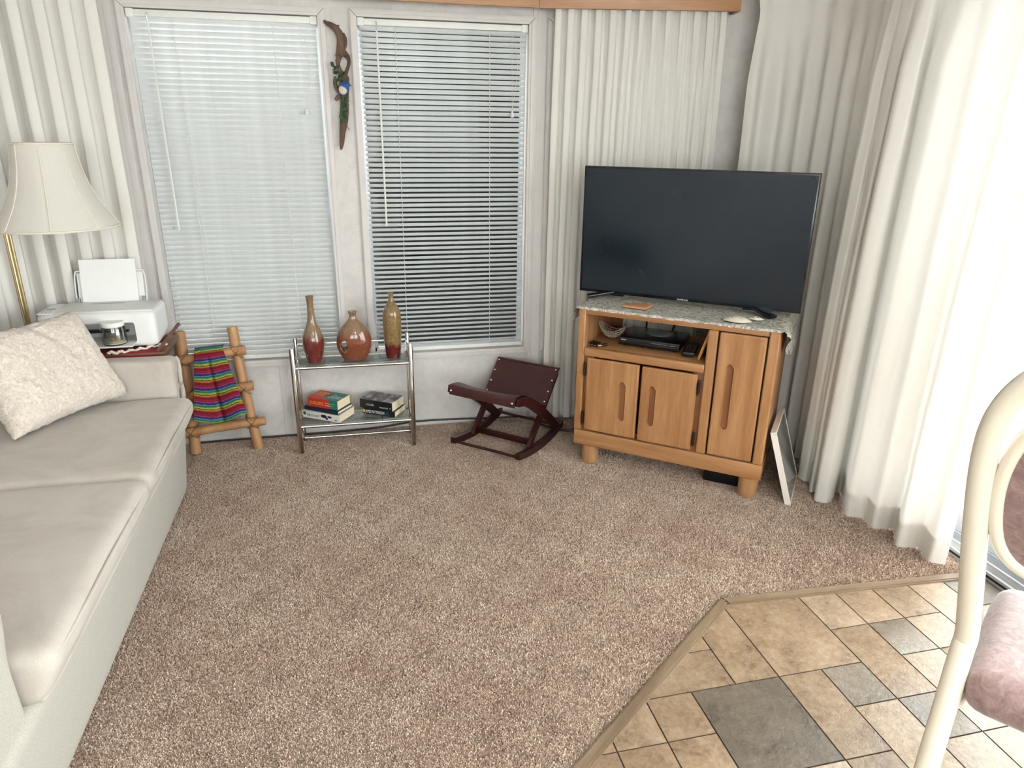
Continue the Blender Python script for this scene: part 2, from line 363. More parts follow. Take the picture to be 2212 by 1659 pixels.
def cr(pts, per=8, closed=False):
    """Catmull-Rom through the points"""
    P = [Vector(p) for p in pts]; out = []; n = len(P)
    for i in range(n if closed else n-1):
        g = (lambda k: P[k % n]) if closed else (lambda k: P[max(0, min(n-1, k))])
        a, b, c, d = g(i-1), g(i), g(i+1), g(i+2)
        for j in range(per):
            t = j/per; out.append(0.5*((2*b)+(c-a)*t+(2*a-5*b+4*c-d)*t*t+(3*b-a-3*c+d)*t**3))
    if not closed: out.append(P[-1])
    return out
def resample(pts, n):
    L = [0.0]
    for a, b in zip(pts, pts[1:]): L.append(L[-1]+(b-a).length)
    out = []; j = 0
    for i in range(n):
        t = L[-1]*i/(n-1)
        while j < len(L)-2 and L[j+1] < t: j += 1
        k = (t-L[j])/max(1e-9, L[j+1]-L[j]); out.append(pts[j].lerp(pts[j+1], k))
    return out

# ------------------------------------------------------------------ room shell
XR, XL, YB, ZC = 2.13, -1.85, -2.6, 2.32
WY = 3.373
BA = R(11.8)
BR0 = Vector((0.892, WY, 0)); BRD = Vector((math.cos(BA), -math.sin(BA), 0)); BRN = Vector((-math.sin(BA), -math.cos(BA), 0))
BL0 = Vector((-0.876, WY, 0)); BLD = Vector((-math.cos(BA), -math.sin(BA), 0)); BLN = Vector((math.sin(BA), -math.cos(BA), 0))
def struct(o): o['kind'] = 'structure'; return o
def wall_with_holes(name, L, holes, t=0.09):
    """wall along local +x from 0 to L, room on the -y side, thickness outwards"""
    mb = MB(); xs = sorted({0.0, L} | {h[0] for h in holes} | {h[1] for h in holes})
    for a, b in zip(xs, xs[1:]):
        hs = [h for h in holes if h[0] <= a+1e-6 and h[1] >= b-1e-6]
        zs = [-0.02]
        for h in hs: zs += [h[2], h[3]]
        zs.append(ZC+0.05)
        for z0, z1 in zip(zs[::2], zs[1::2]): mb.span((a, 0, z0), (b, t, z1))
    return struct(mb.build(name, 'wall_vinyl', None, 0))
# threshold between carpet and tile
T0, T1, T2, T3 = Vector((0.0, -2.6, 0)), Vector((0.0, 0.843, 0)), Vector((1.13, 1.709, 0)), Vector((2.13, 1.655, 0))
carpet = MB(); carpet.prism([(XL, YB), (0, YB), (T1.x, T1.y), (T2.x, T2.y), (T3.x, T3.y), (XR, 3.5), (XL, 3.5)], -0.06, -0.005)
carp = struct(carpet.build('floor', 'carpet', None, 0))
def pile(n, seed):
    rg = np.random.default_rng(seed); x = rg.uniform(-0.76, XR-0.005, n*2); y = rg.uniform(0.80, 3.37, n*2)
    d1 = (T2.x-T1.x)*(y-T1.y)-(T2.y-T1.y)*(x-T1.x); d2 = (T3.x-T2.x)*(y-T2.y)-(T3.y-T2.y)*(x-T2.x)
    wl_ = WY-np.maximum(0, x-0.892)*0.209; ok = ((d1 > 0.016) | (d2 > 0.016)) & (y < wl_-0.004) & ~((x < 0.0) & (y < 0.84))
    ok &= (d1 > 0.018*1.42) | (d2 > 0.016)
    x, y = x[ok][:n], y[ok][:n]; n = len(x); th = rg.uniform(0, 2*np.pi, n)
    fld = np.sin(x*9.1+1.7*np.sin(y*6.3))+np.sin(y*8.3+1.3*np.cos(x*7.7)); ld_ = fld*0.45+rg.normal(0, 2.2, n)
    h = rg.uniform(0.0058, 0.0085, n); ln = rg.uniform(0.001, 0.006, n); wd = rg.uniform(0.0010, 0.0018, n)
    lx, ly = np.cos(ld_)*ln, np.sin(ld_)*ln; wx, wy = np.cos(th)*wd, np.sin(th)*wd; zb = np.full(n, -0.0065)
    V = np.empty((n, 4, 3), np.float32)
    V[:, 0] = np.stack([x-wx, y-wy, zb], 1); V[:, 1] = np.stack([x+wx, y+wy, zb], 1)
    V[:, 2] = np.stack([x+wx*0.75+lx, y+wy*0.75+ly, zb+h], 1); V[:, 3] = np.stack([x-wx*0.75+lx, y-wy*0.75+ly, zb+h], 1)
    me = bpy.data.meshes.new('pile'); me.vertices.add(n*4); me.vertices.foreach_set('co', V.reshape(-1)); me.loops.add(n*4); me.loops.foreach_set('vertex_index', np.arange(n*4, dtype=np.int32))
    me.polygons.add(n); me.polygons.foreach_set('loop_start', np.arange(0, n*4, 4, dtype=np.int32)); me.polygons.foreach_set('loop_total', np.full(n, 4, dtype=np.int32)); me.update(calc_edges=True)
    at = me.attributes.new('tone', 'FLOAT', 'FACE'); at.data.foreach_set('value', np.clip(0.5+rg.normal(0, 0.22, n)+0.05*np.sin(x*31)*np.sin(y*27), 0, 1).astype(np.float32))
    return me
o = link('carpet_pile', pile(900000, 1), 'pile', carp); o['kind'] = 'stuff'
ft = struct(MB().prism([(0.005, YB), (XR, YB), (XR, 1.65), (1.135, 1.70), (0.005, 0.835)], -0.06, -0.0034).build('floor_tiled', 'grout', None, 0))
def strip(i, p, q, w=0.034):
    d = (q-p).normalized(); n = Vector((-d.y, d.x, 0)); L = (q-p).length
    m = MB(); m.prism([(0, -w/2), (L, -w/2), (L, w/2), (0, w/2)], -0.01, 0.004)
    m.prism([(0, -w*0.34), (L, -w*0.34), (L, w*0.34), (0, w*0.34)], 0.003, 0.007)
    o = m.build('trim_%d' % i, 'threshold_wood'); o.location = p; o.rotation_euler.z = math.atan2(d.y, d.x); struct(o)
strip(1, T1, T2); strip(2, T2, T3); strip(3, T0, T1)
# tiles
def clip(poly, a, b):
    """keep what lies right of a->b"""
    d = (b[0]-a[0], b[1]-a[1]); side = lambda p: d[0]*(p[1]-a[1])-d[1]*(p[0]-a[0]); out = []
    for p, q in zip(poly, poly[1:]+poly[:1]):
        s, t = side(p), side(q)
        if s <= 0: out.append(p)
        if (s < 0 < t) or (t < 0 < s):
            k = s/(s-t); out.append((p[0]+(q[0]-p[0])*k, p[1]+(q[1]-p[1])*k))
    return out
TX, TY = (lambda i: 0.706+0.1357*i), (lambda j: 1.658-0.1433*j)
cells = {}
preset = [(2, 0, 1, 2, 'tile_tan'), (3, 0, 2, 2, 'tile_tan'), (5, 0, 1, 1, 'tile_sand'), (6, 0, 1, 1, 'tile_tan'), (7, 0, 1, 1, 'tile_tan'), (8, 0, 1, 2, 'tile_sand'),
 (5, 1, 1, 2, 'tile_tan'), (6, 1, 1, 1, 'tile_grey'), (7, 1, 1, 1, 'tile_sand'), (6, 2, 1, 1, 'tile_sand'), (7, 2, 2, 1, 'tile_sand'), (1, 2, 2, 2, 'tile_slate'),
 (3, 2, 1, 2, 'tile_sand'), (4, 2, 1, 1, 'tile_grey'), (4, 3, 1, 2, 'tile_sand'), (5, 3, 1, 1, 'tile_grey'), (6, 3, 1, 1, 'tile_sand'), (7, 3, 1, 1, 'tile_grey'), (8, 3, 1, 2, 'tile_tan'),
 (0, 1, 2, 1, 'tile_sand'), (0, 2, 1, 1, 'tile_tan'), (-1, 2, 1, 1, 'tile_sand'), (0, 3, 1, 1, 'tile_tan'), (-1, 3, 1, 1, 'tile_tan'), (3, 4, 1, 1, 'tile_tan'), (5, 4, 1, 1, 'tile_sand'), (6, 4, 1, 1, 'tile_sand'), (1, 4, 2, 1, 'tile_sand')]
tl = []; used = set(); rt = random.Random(3)
def claim(i, j, a, b): used.update((i+x, j+y) for x in range(a) for y in range(b))
for i, j, a, b, mt in preset: tl.append((i, j, a, b, mt)); claim(i, j, a, b)
for j in range(0, 13):
    for i in range(-6, 11):
        if (i, j) in used: continue
        opts = [(a, b) for a, b in ((1, 1), (1, 2), (2, 1), (2, 2), (1, 1)) if not any((i+x, j+y) in used for x in range(a) for y in range(b))]
        a, b = rt.choice(opts); claim(i, j, a, b); tl.append((i, j, a, b, rt.choice(['tile_tan', 'tile_sand', 'tile_grey', 'tile_tan', 'tile_slate'])))
g = 0.0020
for i, j, a, b, mt in tl:
    x0, x1, y1, y0 = TX(i)+g, TX(i+a)-g, (TY(j)-g if j else 1.73), TY(j+b)+g
    poly = [(x0, y0), (x1, y0), (x1, y1), (x0, y1)]
    n1 = Vector((T2.y-T1.y, -(T2.x-T1.x))).normalized()*0.012
    poly = clip(poly, (T1.x+n1.x, T1.y+n1.y), (T2.x+n1.x, T2.y+n1.y))
    if len(poly) > 2: poly = clip(poly, (T2.x, T2.y-0.012), (T3.x, T3.y-0.012))
    if len(poly) > 2: poly = clip(poly, (0.012, -3), (0.012, 3))
    if len(poly) > 2: poly = clip(poly, (XR-0.05, 3), (XR-0.05, -3))
    if len(poly) < 3: continue
    cx, cy = sum(p[0] for p in poly)/len(poly), sum(p[1] for p in poly)/len(poly)
    area = 0.5*abs(sum(p[0]*q[1]-q[0]*p[1] for p, q in zip(poly, poly[1:]+poly[:1])))
    if area < 0.0006: continue
    bmt = bmesh.new(); lo = [bmt.verts.new((x-cx, y-cy, -0.012)) for x, y in poly]; k = 0.9965
    md = [bmt.verts.new((x-cx, y-cy, -0.0012)) for x, y in poly]
    ins = [bmt.verts.new(((x-cx)*(1-0.0006/max(0.02, abs(x-cx)+abs(y-cy))), (y-cy)*(1-0.0006/max(0.02, abs(x-cx)+abs(y-cy))), -0.001+rt.uniform(-0.0003, 0.0003))) for x, y in poly]
    nn = len(poly); bmt.faces.new(ins)
    for q in range(nn):
        bmt.faces.new((lo[q], lo[(q+1) % nn], md[(q+1) % nn], md[q])); bmt.faces.new((md[q], md[(q+1) % nn], ins[(q+1) % nn], ins[q]))
    mb = MB(); mb.bm.free(); mb.bm = bmt; o = mb.build('tile', mt, ft, 20); o.location = (cx, cy, 0)
# ceiling and plain walls
struct(MB().span((XL-0.1, YB-0.1, ZC), (XR+0.15, 3.6, ZC+0.05)).build('ceiling', 'ceiling_paint', None, 0))
struct(MB().span((XL-0.09, YB, -0.02), (XL, 3.35, ZC+0.05)).build('wall_left', 'wall_vinyl', None, 0))
wb = wall_with_holes('wall_back', XR-XL, [(0.35, 1.85, 0.80, 2.10), (2.15, 3.65, 0.80, 2.10)]); wb.location = (XR, YB, 0); wb.rotation_euler.z = math.pi  # openings hold two added, unseen windows
# centre facet with two windows
W1 = (-0.829, -0.031, 0.372, 1.918); W2 = (0.070, 0.881, 0.367, 1.922)
CW = 0.030
def hole(wn, x0): return (wn[0]+CW-x0, wn[1]-CW-x0, wn[2]+CW, wn[3]-CW)
wc = wall_with_holes('wall_window', BR0.x-BL0.x, [hole(W1, BL0.x), hole(W2, BL0.x)]); wc.location = BL0
LB = 1.30
wr = wall_with_holes('wall_bay_right', LB, [(0.047+CW, 0.85-CW, W2[2]+CW, W2[3]-CW)]); wr.location = BR0; wr.rotation_euler.z = -BA
wl = wall_with_holes('wall_bay_left', 1.1, []); wl.location = BL0+BLD*1.1; wl.rotation_euler.z = BA
for parent, x in ((wc, -0.342-BL0.x), (wc, 0.0095), (wc, BR0.x-BL0.x-0.0), (wr, 0.022), (wl, 1.1-0.022)):
    hgt = 0.37 if 0.2 < x < 0.7 else ZC
    MB().span((x-0.019, -0.004, 0), (x+0.019, 0.002, hgt), 0.0015).build('batten', 'casing', parent, 0)
# right wall with the sliding door opening
DY0, DY1 = -1.15, 2.24
wrt = wall_with_holes('wall_right', 3.30-YB, [(DY0-YB, DY1-YB, -0.02, 2.04)], 0.12); wrt.location = (XR, YB, 0); wrt.rotation_euler.z = R(90)
wrt.scale.y = -1
# windows
def window(n, wn, loc, rz):
    o = struct(thing('window_%d' % n, None, None, loc, rz)); x0, x1, z0, z1 = wn
    for a, b in (((x0, z1), (x1, z1)), ((x1, z1), (x1, z0)), ((x1, z0), (x0, z0)), ((x0, z0), (x0, z1))):
        d = Vector((b[0]-a[0], 0, b[1]-a[1])); L = d.length; d.normalize(); inn = Vector((d.z, 0, -d.x))
        m = MB(); e = 0.0012; bm = m.bm
        for y0, y1, w0, w1 in ((-0.013, 0.0, 0.0, CW), (-0.017, -0.012, 0.004, CW*0.62)):
            pts = [(e+w0, w0), (L-e-w0, w0), (L-e-w1, w1), (e+w1, w1)]
            A = Vector((a[0], 0, a[1])); vs = [[bm.verts.new(A+d*s+inn*t+Vector((0, y, 0))) for s, t in pts] for y in (y0, y1)]
            bm.faces.new(vs[0]); bm.faces.new(vs[1][::-1])
            for k in range(4): bm.faces.new((vs[0][k], vs[1][k], vs[1][(k+1) % 4], vs[0][(k+1) % 4]))
        m.build('casing', 'casing', o, 0)
    xi0, xi1, zi0, zi1 = x0+CW, x1-CW, z0+CW, z1-CW
    m = MB()
    for p, q in (((xi0, 0.055, zi0), (xi0+0.018, 0.085, zi1)), ((xi1-0.018, 0.055, zi0), (xi1, 0.085, zi1)), ((xi0, 0.055, zi0), (xi1, 0.085, zi0+0.018)), ((xi0, 0.055, zi1-0.018), (xi1, 0.085, zi1))): m.span(p, q)
    m.build('sash', 'alu', o, 0)
    MB().span((xi0+0.015, 0.068, zi0+0.015), (xi1-0.015, 0.072, zi1-0.015)).build('pane', 'pane', o, 0)
window(1, W1, (0, WY, 0), 0); window(2, W2, (0, WY, 0), 0); window(3, (0.047, 0.85, W2[2], W2[3]), BR0, -BA)
window(4, (0.35-CW, 1.85+CW, 0.80-CW, 2.10+CW), (XR, YB, 0), math.pi); window(5, (2.15-CW, 3.65+CW, 0.80-CW, 2.10+CW), (XR, YB, 0), math.pi)  # added pair, out of view, lets in frontal light for drapes and walls
# sliding door
door = struct(thing('door_1', None, None, (XR, 0, 0)))
m = MB()
for p, q in (((-0.045, DY0, -0.004), (0.09, DY1, 0.030)), ((-0.01, DY0, 2.0), (0.11, DY1, 2.04)), ((-0.01, DY0, 0.0), (0.11, DY0+0.04, 2.04)), ((-0.01, DY1-0.04, 0), (0.11, DY1, 2.04))): m.span(p, q, 0.002)
m.build('door_frame', 'alu', door, 0)
m = MB(); m.span((-0.03, DY0, 0.030), (-0.022, DY1, 0.052)); m.span((0.012, DY0, 0.030), (0.02, DY1, 0.060)); m.span((0.06, DY0, 0.03), (0.066, DY1, 0.056)); m.build('track', 'alu', door, 0)
MB().span((-0.0465, DY0, 0.010), (-0.044, DY1, 0.018)).build('track_groove', 'dark_gap', door, 0)
for y0, y1, x0 in ((DY0+0.04, 0.60, 0.07), (0.53, DY1-0.04, 0.022)):
    m = MB(); f_ = 0.055
    for p, q in (((x0, y0, 0.06), (x0+0.03, y0+f_, 2.0)), ((x0, y1-f_, 0.06), (x0+0.03, y1, 2.0)), ((x0, y0, 0.06), (x0+0.03, y1, 0.06+f_*1.3)), ((x0, y0, 2.0-f_), (x0+0.03, y1, 2.0))): m.span(p, q, 0.003)
    pn = m.build('door_panel', 'alu', door, 0)
    MB().span((x0+0.012, y0+f_, 0.06+f_*1.3), (x0+0.018, y1-f_, 2.0-f_)).build('pane', 'pane', pn, 0)
    MB().span((x0-0.018, y0+0.02, 0.95), (x0, y0+0.035, 1.15), 0.003).build('handle', 'alu', pn)
# outside: patio and hedge beyond the windows, plus an added shading panel
struct(MB().span((XR+0.10, -6, -0.22), (9, 9, -0.16)).build('ground_patio', 'concrete', None, 0))
struct(MB().span((-3.2, 3.80, -0.2), (0.02, 3.88, 1.82)).build('added_shade_panel', 'outdoor_pale', None, 0))  # added panel, keeps sky light off all but the top slats
struct(MB().span((-6, 3.62, -0.22), (XR+0.1, 9, -0.16)).build('ground_outside', 'concrete', None, 0))
m = rounded((0.10, 4.0, -0.16), (2.5, 4.9, 2.75), 0.25, 26, 0, 0.10); hd = m.build('hedge', 'hedge')
props(hd, 'dark green hedge glimpsed through the slits of the window blind', 'hedge')

# ------------------------------------------------------------------ venetian blinds
def slat_mesh(L, tilt):
    """curved slat, room-side edge up"""
    m = MB(); wd = 0.0125; n = 4; rows = []
    for i in range(n+1):
        t = -1+2*i/n; y = t*wd; z = 0.0040*(1-t*t)
        ya = y*math.cos(tilt)-z*math.sin(tilt); za = -(y*math.sin(tilt))+z*math.cos(tilt)*-1
        rows.append((ya, za))
    for dz in (0,):
        V = [[m.bm.verts.new((x, y, z)) for y, z in rows] for x in (-L/2, -L/2+0.006, L/2-0.006, L/2)]
        for a, b in zip(V, V[1:]):
            for k in range(n): m.bm.faces.new((a[k], a[k+1], b[k+1], b[k]))
    return m.mesh(60)
def blind(label, wn, loc, rz, tilt, pitch, cords, wand=True, stop=0.0):
    x0, x1, z0, z1 = wn[0]+CW+0.006, wn[1]-CW-0.006, wn[2]+CW, wn[3]-CW
    o = thing('venetian_blind', label, 'blind', loc, rz); cx, L = (x0+x1)/2, x1-x0; Y = 0.020
    m = MB(); m.span((x0-0.002, Y-0.016, z1-0.029), (x1+0.002, Y+0.014, z1-0.004), 0.002); m.build('headrail', 'blind_rail', o)
    for sx in (x0-0.004, x1-0.024): MB().span((sx, Y-0.020, z1-0.033), (sx+0.028, Y+0.016, z1-0.001), 0.002).build('bracket', 'blind_rail', o)
    me = slat_mesh(L-0.008, tilt); me.materials.append(MATS['slat']); z = z1-0.040; first = None
    zb = z0+0.018+stop
    while z > zb+0.012:
        s = link('slat', me, None, o); s.location = (cx, Y, z); s.rotation_euler = (random.uniform(-0.03, 0.03), random.uniform(-0.0012, 0.0012), 0); z -= pitch
    MB().span((x0+0.002, Y-0.012, zb-0.010), (x1-0.002, Y+0.012, zb+0.006), 0.003).build('bottom_rail', 'blind_rail', o)
    for cxx in cords:
        m = MB(); k = 0; pts = []
        zz = z1-0.03
        while zz > zb: pts.append((cxx+0.0016*(-1)**k, Y-0.0145, zz)); zz -= pitch*0.5; k += 1
        m.tube(pts, 0.0009, 5); m.tube([(cxx, Y-0.013, z1-0.03), (cxx, Y-0.013, zb)], 0.0006, 5); m.build('ladder_cord', 'cord', o)
    if wand:
        m = MB(); m.tube([(x0+0.075, Y-0.028, z1-0.05), (x0+0.078, Y-0.026, z1-0.05-0.82)], 0.0042, 6); wd_ = m.build('tilt_wand', 'blind_rail', o)
        MB().tube(cr([(x0+0.075, Y-0.012, z1-0.020), (x0+0.075, Y-0.030, z1-0.018), (x0+0.075, Y-0.030, z1-0.040), (x0+0.075, Y-0.027, z1-0.052)], 5), 0.0018, 6).build('hook', 'silver', wd_)
        px = x1-0.07; zt = z1-0.36
        m = MB(); m.tube([(px, Y-0.020, z1-0.03), (px+0.004, Y-0.024, zt)], 0.0007, 5); m.tube(cr([(px, Y-0.020, z1-0.03), (px+0.02, Y-0.022, z1-0.10), (px+0.028, Y-0.022, z1-0.17), (px+0.018, Y-0.024, z1-0.27), (px+0.004, Y-0.024, zt)], 5), 0.0007, 5)
        pc = m.build('pull_cord', 'cord', o)
        MB().lathe([(0.002, 0), (0.004, -0.002), (0.0085, -0.024), (0.0085, -0.027), (0.003, -0.028)], 14, (px+0.004, Y-0.026, zt)).build('tassel', 'blind_rail', pc)
    return o
blind('closed white venetian blind beside the cream drape behind the lamp', W1, (0, WY, 0), 0, R(66), 0.0228, (-0.63, -0.245))
blind('white venetian blind with slats open on dark gaps', W2, (0, WY, 0), 0, R(40), 0.0224, (0.26, 0.675))
blind('white venetian blind mostly hidden behind the cream drape', (0.047, 0.85, W2[2], W2[3]), BR0, -BA, R(40), 0.0224, (0.25, 0.62), False)

# ------------------------------------------------------------------ valance boards
VB, VH = 1.944, 0.36
def valance(label, p, q, n, off):
    d = (q-p).normalized(); o = thing('curtain_valance', label, 'valance', p, math.atan2(d.y, d.x)); L = (q-p).length
    MB().span((0.001, -off-0.018, VB), (L-0.001, -off, VB+VH), 0.0015).build('face_board', 'oak_valance', o)
    MB().span((0.001, -off, VB+VH-0.018), (L-0.001, 0.0, VB+VH)).build('top_board', 'oak_valance', o)
    return o
valance('oak valance board above the open blind', Vector((-0.02, WY-0.005, 0)), Vector((0.8705, WY-0.005, 0)), None, 0.084)
v2 = valance('oak valance board above the drape behind the television', BR0+BRN*0.005, BR0+BRN*0.005+BRD*0.875, None, 0.084)
MB().span((0.857, -0.084, VB), (0.874, 0.0, VB+VH)).build('end_board', 'oak_valance', v2)

# ------------------------------------------------------------------ drapes
def drape(name, label, top, bot, z1, z0, nv=26, hem=0.10, pinch=False):
    """top and bot: equally long lists of plan points"""
    n = len(top); me = MB(); bm = me.bm
    smt = [sum((top[max(0, min(n-1, i+k))] for k in range(-16, 17)), Vector())/33 for i in range(n)]
    def P(i, v):
        w_ = v*v*(3-2*v); p = top[i].lerp(bot[i], min(1.0, 0.25+0.75*w_) if v > 0 else 0.25*0+0.0)
        return p
    def row(z, v, off=0.0):
        out = []
        for i in range(n):
            p = top[i].lerp(bot[i], 1-(1-v)**2)
            if pinch:
                c_ = smt[i]; kz = 0.08+0.92*min(1, max(0, (1.925-z)/0.26))**0.75 if z < 1.925 else 0.08+0.6*min(1, (z-1.925)/0.07); p = c_.lerp(p, kz)
            q = p + Vector((0.003*noise.noise((p.x*9, p.y*9, z*3)), 0.003*noise.noise((p.y*9, p.x*9+7, z*3)), 0))
            if off:
                a, b = bot[max(0, i-1)], bot[min(n-1, i+1)]; t = (b-a); t.normalize(); q += Vector((-t.y, t.x, 0))*off
            out.append(bm2.verts.new((q.x, q.y, z)))
        return out
    bm2 = bm; rows = [row(z1+(z0-z1)*(k/nv), k/nv) for k in range(nv+1)]
    for A, B in zip(rows, rows[1:]):
        for i in range(n-1): bm.faces.new((A[i], A[i+1], B[i+1], B[i]))
    o = me.build(name, 'curtain', None, 80); props(o, label, 'curtain')
    h = MB(); bm2 = h.bm; vv = [1-(hem/(z1-z0))*(1-k/3) for k in range(4)]
    rows = [row(z1+(z0-z1)*v, v, 0.0022) for v in vv]
    for A, B in zip(rows, rows[1:]):
        for i in range(n-1): h.bm.faces.new((A[i], A[i+1], B[i+1], B[i]))
    h.build('hem', 'curtain_hem', o, 80)
    return o
def folded(p, q, n, lam, amp, seed, nrm, irregular=0.35):
    out = []; L = (q-p).length; d = (q-p)/L; ph = 0.0
    for i in range(n):
        s = L*i/(n-1); ph = 2*math.pi*(s/lam + 0.25 + irregular*noise.noise((s*4.0, seed, 0)))
        a = amp*(0.75+0.5*noise.noise((s*5.0, seed+3, 1)))
        y = 2*abs(math.sin(ph/2))**0.8-1
        out.append(p + d*(s+0.22*amp*math.sin(2*ph)) + nrm*(a*y))
    return out
# drape on the left facet
pL, qL = BL0+BLN*0.085+BLD*0.012, BL0+BLN*0.085+BLD*0.92
drape('drape', 'cream drape hanging behind the floor lamp', folded(pL, qL, 300, 0.085, 0.028, 2.0, BLN), folded(pL, qL, 300, 0.085, 0.036, 2.0, BLN), 2.25, 0.03)
# drape in front of the third window
pR, qR = BR0+BRN*0.062+BRD*0.075, BR0+BRN*0.062+BRD*0.815
drape('drape', 'cream pleated drape hanging below the oak valance behind the television', folded(pR, qR, 420, 0.060, 0.026, 5.0, BRN, 0.25), folded(pR-BRD*0.012, qR+BRD*0.02, 420, 0.060, 0.032, 5.0, BRN, 0.25), 2.10, 0.03)
# drape by the sliding door: hem follows the photographed folds
hemp = [(1724, 1027), (1738, 1036), (1749, 1036), (1747, 1055), (1753, 1060), (1760, 1059), (1758, 1075), (1770, 1081), (1787, 1083), (1800, 1075), (1806, 1060), (1817, 1059), (1821, 1086), (1823, 1105), (1837, 1112), (1863, 1115), (1878, 1131), (1888, 1138), (1912, 1139), (1934, 1141), (1933, 1170), (1948, 1178), (1970, 1178), (1986, 1181), (2004, 1207), (2024, 1213), (2043, 1216)]
hb = [atz(px, py, 0.012) for px, py in hemp]; hb = [Vector((p.x, p.y, 0)) for p in hb]
N2 = 190; bot2 = resample(cr(hb, 6), N2)
ctr = [Vector((1.955+0.10*max(0, t-0.75), 2.47-0.75*t, 0)) for t in [i/(N2-1) for i in range(N2)]]
top2 = []
for i in range(N2):
    t = i/(N2-1); c_ = ctr[i]; dv = bot2[i]-c_
    top2.append(Vector((c_.x+0.5*dv.x+0.030+0.012*math.sin(2*math.pi*t*9), c_.y+0.75*dv.y, 0)))
base1 = resample(cr([(1.765, 3.035, 0), (1.86, 3.02, 0), (1.985, 2.985, 0), (2.035, 2.86, 0), (2.035, 2.68, 0), (2.01, 2.55, 0), (bot2[0].x, bot2[0].y, 0)], 10), 130)
baset = resample(cr([(1.765, 3.035, 0), (1.86, 3.02, 0), (1.985, 2.985, 0), (2.04, 2.86, 0), (2.04, 2.68, 0), (2.015, 2.55, 0), (top2[0].x, top2[0].y, 0)], 10), 130)
def wavy(base, amp, lam, seed):
    out = []; s = 0.0
    for i, p in enumerate(base):
        a, b = base[max(0, i-1)], base[min(len(base)-1, i+1)]; t = (b-a).normalized(); n_ = Vector((-t.y, t.x, 0))
        if i: s += (p-base[i-1]).length
        k = min(1, (len(base)-1-i)/12); y = math.sin(2*math.pi*s/lam+1.2*noise.noise((s*6, seed, 0)))
        out.append(p+n_*(-amp*k*y))
    return out
bot = wavy(base1, 0.028, 0.115, 3.0)+bot2[1:]; top = wavy(baset, 0.020, 0.115, 3.0)+top2[1:]
dr = drape('drape', 'long cream drape drawn to one side of the sliding glass door', top, bot, 2.08, 0.004, 60, 0.10, True)
# ------------------------------------------------------------------ sofa
sofa = thing('sofa', 'grey fabric sofa with two seat cushions beside the log ladder', 'sofa', (-1.0, 2.1, 0))
def sp(mb, name, mat, parent=sofa, smooth=60):
    me = mb.mesh(smooth); o = link(name, me, mat, parent)
    off = Vector((0, 0, 0)); q = parent
    while q is not None: off += q.location; q = q.parent
    me.transform(Matrix.Translation(-off)); return o
m = rounded((-1.50, 0.95, 0.015), (-0.685, 2.86, 0.325), 0.03, 14)
for v in m.bm.verts:
    if v.co.x > -0.8: v.co.x -= 0.035*max(0, (0.30-v.co.z)/0.30)*(v.co.x+0.8)/0.115
sp(m, 'base', 'sofa_base_fabric')
def piping(c, x, y0, y1, z, bend=0.05):
    pts = cr([(x-0.35, y0+0.012, z-0.004), (x-bend*1.2, y0+0.010, z-0.003), (x-0.02, y0+0.022, z-0.008), (x-0.004, y0+bend*1.3, z-0.012), (x, (y0+y1)/2, z-0.008), (x-0.004, y1-bend*1.3, z-0.012), (x-0.02, y1-0.022, z-0.008), (x-bend*1.2, y1-0.010, z-0.003), (x-0.35, y1-0.012, z-0.004)], 8)
    sp(MB().tube(pts, 0.0056, 8), 'piping', 'sofa_fabric', c)
for y0, y1, sd in ((1.315, 2.098, 1), (2.102, 2.80, 2)):
    m = rounded((-1.36, y0, 0.315), (-0.632, y1, 0.452), 0.034, 26, 0.014, 0.003, sd)
    for v in m.bm.verts:
        if v.co.x > -0.75: v.co.x -= 0.045*max(0, (0.40-v.co.z)/0.09)*(v.co.x+0.75)/0.118
    c = sp(m, 'seat_cushion', 'sofa_fabric'); piping(c, -0.6315, y0, y1, 0.438); piping(c, -0.672, y0, y1, 0.333)
m = rounded((-1.50, 2.805, 0.29), (-0.695, 2.895, 0.598), 0.022, 14, 0, 0.006, 3); arm = sp(m, 'arm', 'sofa_fabric')
m = MB().tube(cr([(-0.700, 2.895, 0.585), (-0.690, 2.89, 0.56), (-0.684, 2.86, 0.50), (-0.690, 2.885, 0.47), (-0.680, 2.85, 0.44), (-0.688, 2.84, 0.36)], 6), [0.008]*31, 8); sp(m, 'cover_fold', 'sofa_fabric', arm)
m = rounded((-1.50, 1.02, 0.02), (-0.696, 1.308, 0.61), 0.022, 18, 0, 0.012, 5)
na = sp(m, 'arm', 'sofa_base_fabric')
m = rounded((-1.78, 1.1, 0.02), (-1.36, 2.86, 0.80), 0.07, 14, 0, 0.006, 8); sp(m, 'backrest', 'sofa_fabric')
